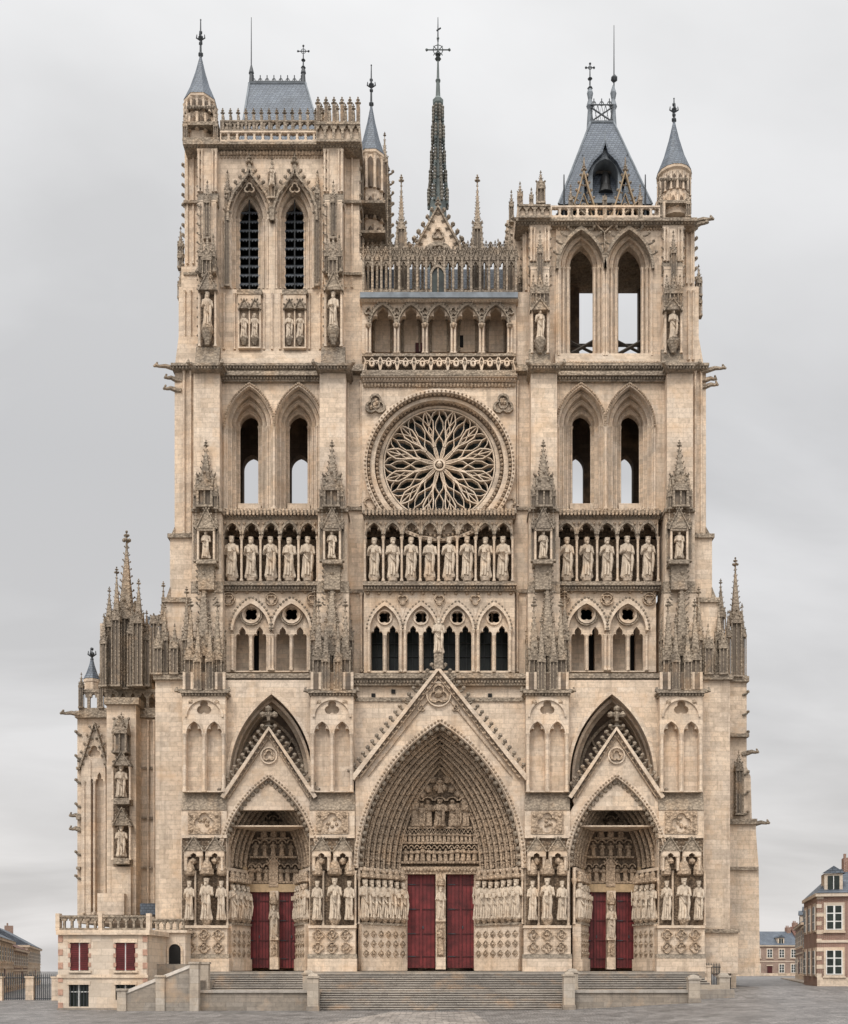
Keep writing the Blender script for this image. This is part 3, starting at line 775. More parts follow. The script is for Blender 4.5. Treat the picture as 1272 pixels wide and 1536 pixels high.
for px,o in((311,-1),(500,1)):
    cbutt(px,30,214,300,-.5);slope(px-15,px+15,290,302,-.5,-.9)
    cbutt(px,26,300,420,-.9)
    cbutt(px,28,410,545,-1.3);slope(px-14,px+14,400,412,-.9,-1.3)
    for s in(-1,1): col(px+s*13,225,288,1.6,-.6);col(px+s*12,306,400,1.6,-1.0);col(px+s*8,225,288,1.2,-.6)
    pinn(px,270,305,360,10,-1.0,nc=4)
    for s in(-1,1): pinn(px+s*9,352,385,412,9,-1.5,nc=4)
    pinn(px,348,392,418,14,-1.7,nc=5)
    box(px-10,436,px+10,520,-1.34,-1.2,'carved2')
    fig(px,440,492,-1.8,'statue',w=.9); lathe(X(px,-1.75),-1.75,[(.15,Z(518,-1.75)),(.45,Z(496,-1.75)),(.45,Z(492,-1.75))],8,'aged')
    gablet(px,408,434,13,-2.1,'aged',.6,4)
    for s in(-1,1): col(px+s*12,432,520,1.7,-1.8)
    for q in range(225,535,14):
        crocket(P(px-12,q,-.6 if q<300 else -1.2),.15,'aged',-1)
    garg(px,416,-1.4,-.7,-.6,.9); garg(px,416,-1.4,.7,-.6,.9)
for (a,b,q0,q1,y) in((277,300,214,420,.6),(272,300,400,430,.4),(268,300,430,548,.3),(508,539,214,440,.6),(512,545,380,545,.5)):
    box(a,q0,b,q1,y,8.5,'stone')
for q in range(250,415,15): crocket(P(279,q,.75),.26,'aged',-1)
for px in(281,290): col(px,226,396,1.4,.5);col(px-4,436,540,1.4,.2)
for px in(518,528): col(px,226,432,1.5,.5)
for q in(300,408): box(275,q,302,q+4,.3,8,'aged');box(512,q,542,q+4,.3,8,'aged')
for q in (370,385,430): pinn(271,q-30,q,q+18,8,1.2,nc=3)
for q in range(255,380,20): crocket(P(537,q,.7),.22,'aged',1)
extr([(262,550),(268,505),(300,505),(300,550)],.1,8,'stone')
extr([(539,440),(539,380),(546,392),(546,440)],.5,6,'stone')
for c_ in (310,499): slope(c_-18,c_+18,520,547,-1.3,-1.8,'aged'); 
for a,b,y in((258,292,-.9),(286,334,-2.1),(330,484,-1.1),(475,524,-2.1)):
    cornice(a,b,544,554,y,'aged',.3,.5)
for a,b,y in((795,838,-2.1),(832,1000,-1.1),(1000,1042,-2.1),(1034,1062,-.9)):
    cornice(a,b,544,554,y,'aged',.3,.5)
garg(262,553,-.8,-1,-.2,1.3);garg(264,585,-.6,-1,-.1,.8);garg(264,570,-.6,-1,-.3,.7);garg(1060,556,-.8,1,-.2,1.2);garg(1058,580,-.6,1,-.2,.8);garg(1059,570,-.6,1,0,.7)
for px in (292,328,478,524,797,838,1000,1040): garg(px,552,-2.1,0.5 if px in(328,524,838,1040) else -.5,-.8,.7)
cornice(276,540,212,222,-.3,'aged',.5,8)
row(330,486,230,-.2,32,.16,'carved'); row(330,486,236,-.15,32,.1,'carved')
balus(330,484,196,213,-.6,12,'foil','stone')
for i in range(14):
    px=334+i*11.6
    box(px-1.8,172,px+1.8,200,-.5,-.2,'aged'); x,_,z=P(px,172,-.35); finial(x,-.35,z,.2,'aged')
balus(330,484,180,196,-.45,14,'tref','aged')
balus(330,500,184,212,7.5,14,'foil','aged')
for (a,b) in((474,540),):
    box(a,184,b,214,-.7,3,'stone'); balus(a,b,182,212,-.95,5,'tref','aged')
    for i in range(6):
        px=a+3+i*12; box(px-2.6,156,px+2.6,184,-.9,-.4,'aged'); box(px-1.2,158,px+1.2,182,-.95,-.85,'shaded');x,_,z=P(px,158,-.6); finial(x,-.6,z,.26,'aged')
    for i in range(5): px=a+8+i*12; box(px-2,166,px+2,184,1.5,2,'aged');x,_,z=P(px,166,1.7); finial(x,1.7,z,.22,'aged')
def turret(px,w,top,bot,y,tip,mat='stone',n=8,roofbase=None,rw=None,fin=(0,0),roofmat='slate',R_=None):
    x=X(px,y);c=k(y);r=w*c/2
    lathe(x,y,[(r,Z(bot,y)),(r,Z(top+6,y)),(r*1.12,Z(top+4,y)),(r*1.12,Z(top,y))],n,mat,rot=.5)
    rr=r*1.15
    lathe(x,y,[(rr,Z(top,y)),(rr*.62,Z(top+(tip-top)*.3,y)),(rr*.3,Z(top+(tip-top)*.65,y)),(.06,Z(tip,y))],n,roofmat,rot=.5)
    tube([P(px,tip+3,y),P(px,fin,y)],[.1,.04],'iron',5)
    m=(tip+fin)/2
    for q,s in((tip-2,.3),(m+8,.24),(m,.34),(m-8,.22),(fin,.1)):
        blob(P(px,q,y),s*.6,'iron')
    for a in range(4):
        an=a*math.pi/2; x0=x+.32*math.cos(an);y0=y+.32*math.sin(an)
        tube([(x,y,Z(m+4,y)),(x0,y0,Z(m,y)),(x0*.9+x*.1,y0,Z(m-5,y))],[.06,.06,.03],'iron',4)
turret(301,44,157,222,1.2,84,fin=30)
def ringcols(px,y,r,q0,q1,n,cr,mat='stone',niche=True):
    x=X(px,y);R_=r*k(y)
    for i in range(n):
        a=2*math.pi*i/n
        lathe(x+R_*math.cos(a),y+R_*math.sin(a),[(cr*1.4,Z(q1,y)),(cr,Z(q1-2,y)),(cr,Z(q0+3,y)),(cr*1.6,Z(q0,y))],6,mat)
        a+=math.pi/n; R2=R_*.985
        if niche: lathe(x+R2*.97*math.cos(a),y+R2*.97*math.sin(a),[(cr*1.5,Z(q1-1,y)),(cr*1.5,Z(q0+6,y)),(.02,Z(q0+2,y))],4,'shaded')  # dark strips painted in as the shade of niches
ringcols(301,1.2,23.5,164,182,16,.1);ringcols(301,1.2,23.5,188,212,12,.12)
row(280,322,161,-.1,10,.12,'aged')
for a in (-21,21): col(301+a,166,208,2.2,.3,'stone')
box(276,182,327,187,-.3,2.6,'aged');box(274,206,329,214,-.7,2.6,'aged')
for px in(278,324): pinn(px,168,190,212,7,-.3,nc=2)
turret(557,38,238,395,4,158,fin=98)
ringcols(557,4,20,246,296,10,.12);ringcols(557,4,20,306,342,10,.12);ringcols(557,4,20,350,392,10,.12)
for q in(300,345): box(537,q,578,q+4,1.6,6,'aged')
pinn(577,198,245,390,10,4,nc=4); pinn(583,250,300,395,8,4.5,nc=4);pinn(541,215,250,380,8,2.2,nc=4)
for q in range(260,390,16): crocket(P(585,q,4),.25,'aged',1)
def hiproof(x0,x1,qb,t0,t1,qt,y0,y1,mat='slate'):
    B=[(X(x0,y0),y0,Z(qb,y0)),(X(x1,y0),y0,Z(qb,y0)),(X(x1,y0),y1,Z(qb,y0)),(X(x0,y0),y1,Z(qb,y0))]
    ym=(y0+y1)/2
    T=[(X(t0,ym-.6),ym-.6,Z(qt,ym)),(X(t1,ym-.6),ym-.6,Z(qt,ym)),(X(t1,ym-.6),ym+.6,Z(qt,ym)),(X(t0,ym-.6),ym+.6,Z(qt,ym))]
    add(B+T,[(0,1,5,4),(1,2,6,5),(2,3,7,6),(3,0,4,7),(4,5,6,7)],mat)
    for i in range(4): tube([B[i],T[i]],.09,'lead',5); tube([T[i],T[(i+1)%4]],.12,'lead',5)
    return ym
ym=hiproof(360,484,212,374,458,134,1.5,8)
def crest(x0,x1,q0,q1,y,n):
    box(x0,q1-2,x1,q1,y-.05,y+.05,'iron'); box(x0,q0+6,x1,q0+7.2,y-.04,y+.04,'iron')
    w=(x1-x0)/n
    for i in range(n):
        c=x0+w*(i+.5)
        ribbon([(c-w/2,q1),(c,q0+8),(c+w/2,q1)],1,y-.03,y+.03,'iron'); ribbon([(c-w/2,q0+7),(c,q1),(c+w/2,q0+7)],.9,y-.03,y+.03,'iron')
        ringstrip(circ(c,q0+5,w*.3,8),circ(c,q0+5,w*.3-.9,8),y-.03,y+.03,'iron',True); tube([P(c,q0+6,y),P(c,q0-2,y)],.04,'iron',4)
crest(375,457,115,134,ym,8)
for px in(377,455):
    lathe(X(px,ym),ym,[(.22,Z(134,ym)),(.15,Z(112,ym)),(.22,Z(110,ym)),(.06,Z(98,ym))],6,'iron')
tube([P(377,100,ym),P(377,26,ym)],[.05,.025],'iron',5);cross(455,68,104,ym,8,'iron',.045)

part('south_tower')
winwall(834,334,994,548,(872,944),402,532,[(34,344,-.15),(27,355,.35),(20,366,.9)],0,1.7)
extr(rect(834,320,994,600),6.8,7.6,'shaded',[opening(881,410,12,390,560,6),opening(943,410,15.5,390,560,6)],back=True)
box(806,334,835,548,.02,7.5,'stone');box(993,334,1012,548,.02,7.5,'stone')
boxw(X(834,0),X(994,0),0.5,7.5,Z(540,0)-.5,Z(540,0),'shaded')
boxw(X(808,0),X(1010,0),0.5,7.5,Z(338,0),Z(338,0)+.4,'shaded')
for c_ in(872,944):
    tube([P(c_-18,532,1.4),P(c_+18,512,1.4)],.14,'wood',4);tube([P(c_-18,512,1.8),P(c_+18,530,1.8)],.12,'wood',4);tube([P(c_-19,518,3),P(c_+19,518,3)],.14,'wood',4)
    band(c_,402,38,338,34,344,-.5,.1,'aged')
    for s in(-1,1):
        for (u,v) in((36,380),(32,364),(25,352),(15,343)): crocket(P(c_+s*u,v,-.45),.24,'aged',s)
    for e in(-34,-27,-20,20,27,34): col(c_+e,402,534,1.4,-.2 if abs(e)==34 else .3,'stone')
slope(834,994,530,552,-.1,-1.0,'stone')
row(836,992,545,-.95,36,.13,'carved')
row(836,992,343,-.2,34,.11,'carved')
for px,o in((810,-1),(1010,1)):
    box(px-16,334,px+16,400,-.5,2,'stone'); slope(px-15,px+15,392,404,-.5,-.9)
    box(px-14,400,px+14,455,-.9,1,'stone'); box(px-15,450,px+15,545,-1.3,1,'stone');slope(px-15,px+15,442,456,-.9,-1.3)
    for s in(-1,1): col(px+s*13,342,392,1.6,-.6);col(px+s*8,342,392,1.2,-.6)
    pinn(px,345,380,430,9,-1.0,nc=4); pinn(px,405,442,465,14,-1.6,nc=5)
    for s in(-1,1): pinn(px+s*10,412,440,462,8,-1.5,nc=4)
    gablet(px,448,464,13,-2.1,'aged',.6,3)
    box(px-10,464,px+10,532,-1.34,-1.2,'carved2')
    fig(px,464,510,-1.8,'statue',w=.9); lathe(X(px,-1.75),-1.75,[(.15,Z(530,-1.75)),(.45,Z(514,-1.75)),(.45,Z(510,-1.75))],8,'aged')
    for s in(-1,1): col(px+s*12,462,530,1.7,-1.8)
    for q in range(345,440,14):
        for s in(-1,1): crocket(P(px+s*14,q,-.6),.15,'aged',s)
    slope(px-16,px+16,524,547,-1.3,-1.8,'aged')
for (a,b,q0,q1,y) in((784,808,334,548,.4),(1010,1042,334,548,.4),(1010,1048,430,548,.3),(776,800,440,548,.5)):
    box(a,q0,b,q1,y,8,'stone')
for px in(1030,1037): col(px,342,426,1.4,.3);col(px+3,436,540,1.4,.2)
for px in(789,): col(px,342,436,1.4,.3)
for q in range(345,440,15): crocket(P(1040,q,.5),.26,'aged',1); crocket(P(786,q,.5),.22,'aged',-1)
for q in (425,455): pinn(1048,q-28,q,q+20,9,.9,nc=3); pinn(781,q-28,q,q+20,9,.9,nc=3)
extr([(1042,550),(1042,505),(1048,505),(1056,550)],.3,8,'stone')
cornice(776,1044,326,338,-.3,'aged',.5,7.5)
garg(1042,333,-.2,1,-.2,1.2);garg(1042,340,-.2,.9,-.4,.9);garg(780,333,-.2,-.8,-.4,.7)
balus(826,990,308,327,-.6,12,'foil','stone')
box(776,310,828,328,-.8,3,'stone'); balus(778,826,306,326,-1.0,4,'tref','aged')
pinn(811,256,285,308,13,-.6,nc=4);pinn(780,274,295,308,8,-.4,nc=3);pinn(797,284,298,308,6,-.7,nc=2); pinn(767,286,310,334,7,1,nc=3)
box(760,330,800,545,1.2,7,'stone')
for q in range(340,380,10): crocket(P(764,q,1.2),.25,'aged',-1)
pinn(764,335,380,440,10,.6,nc=4)
for cx in(876,938):
    for s in(-1,1): ribbon([(cx+s*22,327),(cx+s*8,285),(cx,256)],2.0,-.5,-.2,'gilt')
    ribbon([(cx-14,327),(cx,290),(cx+14,327)],1.6,-.45,-.2,'gilt'); ribbon([(cx-16,308),(cx+16,308)],1.6,-.46,-.25,'gilt')
    ringstrip(foil(cx,312,8,3,-math.pi/2),foil(cx,312,5.5,3,-math.pi/2),-.5,-.25,'aged',True)
    for s in(-1,1):
        for i in range(6):
            t=(i+.5)/6; crocket(P(cx+s*22*(1-t)*(1-.3*t),327-68*t,-.35),.2,'aged',s)
    x,_,z=P(cx,258,-.35); finial(x,-.35,z,.26,'aged'); tube([P(cx,256,-.35),P(cx,236,-.35)],[.1,.04],'aged',5)
for px in (856,960,907): pinn(px,278 if px!=907 else 300,300,327,6,-.5,nc=3)
for px in(846,968): tube([P(px,327,-.4),P(px,262,-.4)],[.1,.04],'iron',4)
ribbon([(856,300),(907,348),(907,372)],1.6,-.55,-.2,'aged');ribbon([(958,300),(907,348)],1.6,-.55,-.2,'aged')
ym=hiproof(838,978,306,886,920,192,1.2,7)
for a in(885,920): lathe(X(a,ym),ym,[(.28,Z(195,ym)),(.18,Z(165,ym)),(.3,Z(160,ym)),(.15,Z(150,ym)),(.25,Z(140,ym)),(.06,Z(128,ym))],6,'lead')
box(883,183,922,195,ym-.6,ym+.6,'lead'); crest(885,920,150,184,ym-.3,3);crest(885,920,150,184,ym+.3,3)
ribbon([(886,182),(919,160)],1.3,ym-.3,ym-.2,'iron');ribbon([(886,160),(919,182)],1.3,ym-.3,ym-.2,'iron')
cross(885,95,135,ym,6,'iron',.05); tube([P(921,140,ym),P(921,38,ym)],[.06,.025],'iron',5)
blob(P(921,118,ym),.25,'iron')
yd=.7
extr([(882,304),(882,258),(890,243),(908,222),(926,243),(933,258),(933,304)],yd,yd+4,'lead',[opening(908,262,19,238,298)],back=False)
box(888,238,928,302,yd+2.2,yd+2.4,'dark')
ribbon([(876,264),(889,241),(902,228),(908,212),(914,228),(927,241),(939,264)],4,yd-.4,yd+4,'slate')
tube([P(908,216,yd),P(908,196,yd)],[.1,.03],'lead',5)
x,_,z=P(908,292,yd+1.0); cc_=k(yd)
lathe(x,yd+1.0,[(12*cc_,z),(11*cc_,z+.15),(8*cc_,z+.6),(7*cc_,z+1.2),(4.5*cc_,z+1.6),(1.5*cc_,z+1.75)],14,'bell')
tube([P(892,258,yd+1),P(924,258,yd+1)],.12,'wood',4)
pinn(874,230,262,300,4,yd,nc=2,mat='lead');pinn(941,230,262,300,4,yd,nc=2,mat='lead')
turret(1011,46,264,334,1.2,182,n=16,fin=148)
ringcols(1011,1.2,23.6,274,300,16,.09)
row(990,1032,269,.0,10,.12,'aged')
box(987,300,1037,304,-.3,2.4,'aged');ringcols(1011,1.2,23.6,306,326,12,.1)
extr([(984,336),(984,302),(998,302),(998,336)],-.3,.3,'stone')
pinn(1032,285,306,326,7,-.2,nc=2);pinn(990,282,304,326,7,-.4,nc=2)

part('north_chapel_flank')
yc=5.
box(116,1075,236,1385,yc,16,'stone'); box(112,1066,238,1076,yc-.4,16,'aged')
balus(118,236,1034,1066,yc-.2,8,'tref','aged')
box(160,1050,204,1372,yc-1.5,yc+1,'stone'); box(156,1046,208,1056,yc-1.9,yc+1,'aged')
box(122,1140,136,1372,yc-.5,yc,'stone')
extr([(120,1150),(141,1086),(162,1150)],yc-.4,yc,'stone',[foil(141,1128,10,3,-math.pi/2)])
ribbon([(119,1150),(141,1084),(160,1150)],3,yc-.7,yc,'aged')
for i in range(5):
    t=(i+.5)/5
    for s in(-1,1): crocket(P(141+s*21*(1-t),1150-64*t,yc-.5),.25,'aged',s)
extr(rect(126,1150,158,1372),yc-.4,yc,'stone',[tref(134,1175,6,1158,1368),tref(149,1175,6,1158,1368)])
for o in (126,141.5,158): col(o,1172,1370,1.6,yc-.55)
for q in(1150,1225,1300): box(114,q,120,q+4,yc-.4,yc+4,'aged');box(205,q,236,q+3,yc-.2,yc,'aged')
for px in(210,222,231): col(px,1080,1372,1.6,yc-.2)
box(170,1140,194,1300,yc-1.54,yc-1.4,'carved2')
pinn(182,1068,1100,1130,22,yc-2.0,nc=5);fig(182,1150,1196,yc-2.2,'statue',w=1.1);gablet(182,1128,1148,13,yc-2.6,'aged',.9,3)
fig(182,1240,1285,yc-2.2,'statue',w=1.1);gablet(182,1212,1238,13,yc-2.6,'aged',.9,3);box(170,1197,194,1206,yc-2.5,yc-1,'aged');box(170,1287,194,1296,yc-2.5,yc-1,'aged')
for s in(-13,13): col(182+s,1150,1200,1.6,yc-2.4);col(182+s,1238,1290,1.6,yc-2.4)
box(168,1300,196,1372,yc-2.0,yc-1,'stone');box(146,1340,186,1372,yc-2.6,yc-1,'stone')
garg(120,1072,yc-.3,-1,-.2,1.3);garg(120,1225,yc,-1,-.2,.7);garg(120,1245,yc,-1,-.2,.7)
for q in range(1100,1340,36): crocket(P(118,q,yc-.1),.25,'aged',-1)
box(150,935,222,1040,yc+.5,yc+4,'stone'); box(148,1010,226,1016,yc+.2,yc+4,'aged')
pinn(190,796,930,1036,26,yc,nc=11)
for px,tp,bs,w in((164,880,940,14),(175,850,930,13),(208,868,935,15),(220,915,960,12),(156,920,965,10),(198,905,950,12)):
    pinn(px,tp,bs,1030,w,yc-.8+random.uniform(-.5,.5),nc=7)
for px,tp in((245,872),(232,925)): pinn(px,tp,935,1012,12,2.5,nc=5)
boxw(X(215,9),X(262,9),9,14,10,Z(985,9),'stone')
hiproof(212,262,985,222,256,930,9,14)
turret(138,22,1020,1040,yc+1,985,n=8,fin=978)
for px in(122,152): pinn(px,1010,1030,1062,7,yc-.2,nc=2)
part('south_flank')
box(1092,1020,1120,1236,yc,14,'stone');box(1092,1232,1134,1462,yc-.3,14,'stone')
extr([(1120,1150),(1126,1165),(1128,1236),(1120,1236)],yc+.1,12,'stone');extr([(1134,1250),(1138,1300),(1140,1462),(1134,1462)],yc-.2,12,'stone')
box(1088,1014,1124,1022,yc-.3,14,'aged');box(1090,1228,1136,1236,yc-.6,14,'aged')
pinn(1103,836,935,1016,17,yc,nc=10);pinn(1113,905,955,1016,11,yc+.6,nc=5);pinn(1081,868,925,1012,13,yc-1.5,nc=6);pinn(1092,915,955,1014,10,yc-.7,nc=4)
pinn(1108,1125,1155,1222,12,yc-.4,nc=4); garg(1132,1236,yc,1,-.2,1);garg(1120,1130,yc,1,-.2,.8)
for q in range(1040,1225,30): crocket(P(1118,q,yc-.1),.25,'aged',1)
for q in(1100,1300): box(1092,q,1124 if q<1200 else 1138,q+5,yc-.5,yc,'aged')

# ================= STAIRS / TERRACE =================
def sm(t): t=max(0,min(1,t)); return t*t*(3-2*t)
def gz(x,y):
    a=.75*sm((x-4)/20)
    b=sm((y+13)/16)
    tgt=.35 if x<0 else .35+.95*sm(x/22)
    return a*(1-b)+tgt*b
part('steps','stone_staircase')
zt=2.5
xl=X(282,-6);xr=X(1052,-6)
boxw(xl-.5,xr+.5,-5.0,9,-1,zt,'pave')
def stepb(x0,x1,y0,y1,z):
    boxw(x0,x1,y0+.06,y1,-1,z-.05,'riser')
    x=x0
    while x<x1:
        w=min(random.uniform(1.2,2.4),x1-x)
        if x1-x-w<.5: w=x1-x
        boxw(x+.008,x+w-.008,y0,y1,z-.055,z+random.uniform(-.01,.004),'tread'); x+=w
for i in range(7):
    z=zt-(i+1)*.15
    stepb(xl-.1*i,xr+.1*i,-5.0-.36*(i+1),-4.5,z)
zl=zt-7*.15
yl=-5-.36*7
boxw(xl-1,xr+1.5,yl-1.4,-4.8,-1,zl-.15,'pave')
x0=X(480,-10);x1=X(848,-10)
nb=9
for i in range(nb):
    stepb(x0,x1,yl-1.4-.34*(i+1)+.3,yl,zl-.15-(i)*.145)
yw=yl-1.4-.34*nb
part('retaining_walls')
for a,b in((290,474),(856,1038)):
    xa=X(a,yw);xb=X(b,yw)
    boxw(xa,xb,yw,yl-.8,-1,1.15,'step'); boxw(xa-.1,xb+.1,yw-.12,yw+.5,1.15,1.32,'tread')
part('piers')
for px,y,h in((470,yw-.3,2.1),(853,yw-.3,2.2),(1040,yw,2.0),(1085,-7,2.1),(463,yw+1.5,2.3),(858,yw+1.5,2.4)):
    x=X(px,y);boxw(x-.35,x+.35,y-.35,y+.35,-.5,h,'annex2');boxw(x-.42,x+.42,y-.42,y+.42,h,h+.12,'annex2')
    boxw(x-.4,x+.4,y-.4,y+.4,-.5,gz(x,y)+.3,'step')
    lathe(x,y,[(.45,h+.12),(.35,h+.25),(.1,h+.3)],4,'annex2',rot=.5)
boxw(X(1040,-9),X(1085,-7),-7.6,-7.3,0,1.6,'annex2')
part('steps','side_staircase')
xa=X(196,-12);xb=X(292,-12);n=12
for i in range(n):
    t=i/n; boxw(xa+(xb-xa)*t,xb+.2,-12.2,-9.6,-.5,.16*(i+1),'step')
part('parapets')
for y in(-12.5,-9.6):
    add([(xa-.3,y,0),(xa-.3,y,.95),(xb,y,2.75),(xb,y,0),(xa-.3,y+.3,0),(xa-.3,y+.3,.95),(xb,y+.3,2.75),(xb,y+.3,0)],[(0,1,2,3),(4,7,6,5),(1,5,6,2),(0,4,5,1),(3,2,6,7)],'step')
    tube([(xa-.4,y+.15,1.0),(xb,y+.15,2.8)],.22,'tread',4)
    for x,h in((xa-.4,1.3),(xb+.1,3.0),((xa+xb)/2,2.15)):
        boxw(x-.28,x+.28,y-.13,y+.43,-.3,h,'annex2');boxw(x-.34,x+.34,y-.2,y+.5,h,h+.12,'annex2')
boxw(xb,X(300,-11),-12.3,-6,-.5,1.9,'step'); 
part('walls','stone_annex_house')
ya=-11.
wh=[rect(105,1414,133,1456),rect(173,1414,203,1456),rect(103,1477,133,1510),rect(173,1477,203,1500)]
extr(rect(87,1400,220,1522),ya,ya+.4,'annex',wh)
boxw(X(87,ya),X(220,ya),ya+.5,-2,-.5,Z(1400,ya),'annex')
box(84,1395,224,1402,ya-.2,-2,'stone'); box(85,1462,222,1467,ya-.08,ya,'stone'); box(85,1512,222,1524,ya-.08,ya,'step')
for a in(87,214):
    for j in range(6): box(a,1404+j*20,a+7,1413+j*20,ya-.04,ya,'brickq')
part('shutters')
for (a,b) in((105,133),(173,203)):
    m=(a+b)/2
    box(m-1,1414,m+1,1456,ya+.1,ya+.35,'white')
    for u,v in((a+1,m-1),(m+1,b-1)):
        box(u,1415,v,1455,ya+.06,ya+.12,'red')
        for q in range(1418,1454,3): box(u+1,q,v-1,q+1,ya+.03,ya+.07,'reddark')
    box(a-3,1456,b+3,1459,ya-.15,ya,'stone'); box(a-3,1408,b+3,1414,ya-.06,ya,'stone')
    for e in(a-2,b): 
        for j in range(3): box(e-1,1416+j*14,e+3,1422+j*14,ya-.04,ya,'brickq')
part('barred_windows')
for (a,b,q) in((103,133,1510),(173,203,1500)):
    box(a,1477,b,q,ya+.3,ya+.38,'glass')
    box((a+b)/2-1,1477,(a+b)/2+1,q,ya+.2,ya+.3,'white'); box(a,1487,b,1488.5,ya+.2,ya+.29,'white')
    for j in range(6): x=a+(b-a)*(j+.5)/6; tube([P(x,1477,ya+.1),P(x,q,ya+.1)],.03,'iron',4)
    box(a-2,1472,b+2,1477,ya-.06,ya,'stone')
part('terrace_balustrade')
balus(84,224,1373,1395,ya,12,'tref','aged')
for a in(86,150,222): box(a-3,1370,a+3,1396,ya-.1,ya+.4,'stone')
part('rear_wing')
box(222,1398,278,1470,-6,1,'annex'); balus(226,276,1378,1397,-6,5,'tref','aged'); box(222,1395,280,1399,-6.2,1,'stone')
extr(opening(262,1425,9,1416,1446),-6.06,-5.9,'dark'); band(262,1425,12,1412,9,1416,-6.12,-5.95,'stone',bot=1446)
box(222,1446,280,1520,-8.5,-5.9,'step')
box(210,1355,236,1372,1,4,'slate')
part('sheet','ground')
gx=np.concatenate([np.linspace(-900,-60,8),np.linspace(-50,70,81),np.linspace(80,900,8)])
gy=np.concatenate([np.linspace(-150,-45,6),np.linspace(-40,30,57),np.linspace(40,1500,12)])
vs=[(float(x),float(y),gz(x,y)) for y in gy for x in gx];nx=len(gx)
add(vs,[(j*nx+i,j*nx+i+1,(j+1)*nx+i+1,(j+1)*nx+i) for j in range(len(gy)-1) for i in range(nx-1)],'cobble')
part('sheet','stone_paving_path')
n=24;vs=[]
for j in range(n+1):
    t=j/n; xa_=-9+6*t;xb_=3-1*t;y=-49+35*t
    for i in range(5):
        x=xa_+(xb_-xa_)*i/4; vs.append((x,y,gz(x,y)+.012))
add(vs,[(j*5+i,j*5+i+1,(j+1)*5+i+1,(j+1)*5+i) for j in range(n) for i in range(4)],'pavelight')
part('slab','pavement')
oR=Vector((34.6,16.0));uR=Vector((15.4,54)).normalized();nR=Vector((-uR.y,uR.x))
for i in range(18):
    a=oR+uR*(-3+i*4.);b=a+uR*3.98
    prismz([tuple(a+nR*1.6),tuple(b+nR*1.6),tuple(b-nR*.2),tuple(a-nR*.2)],.8,1.42,'pave')

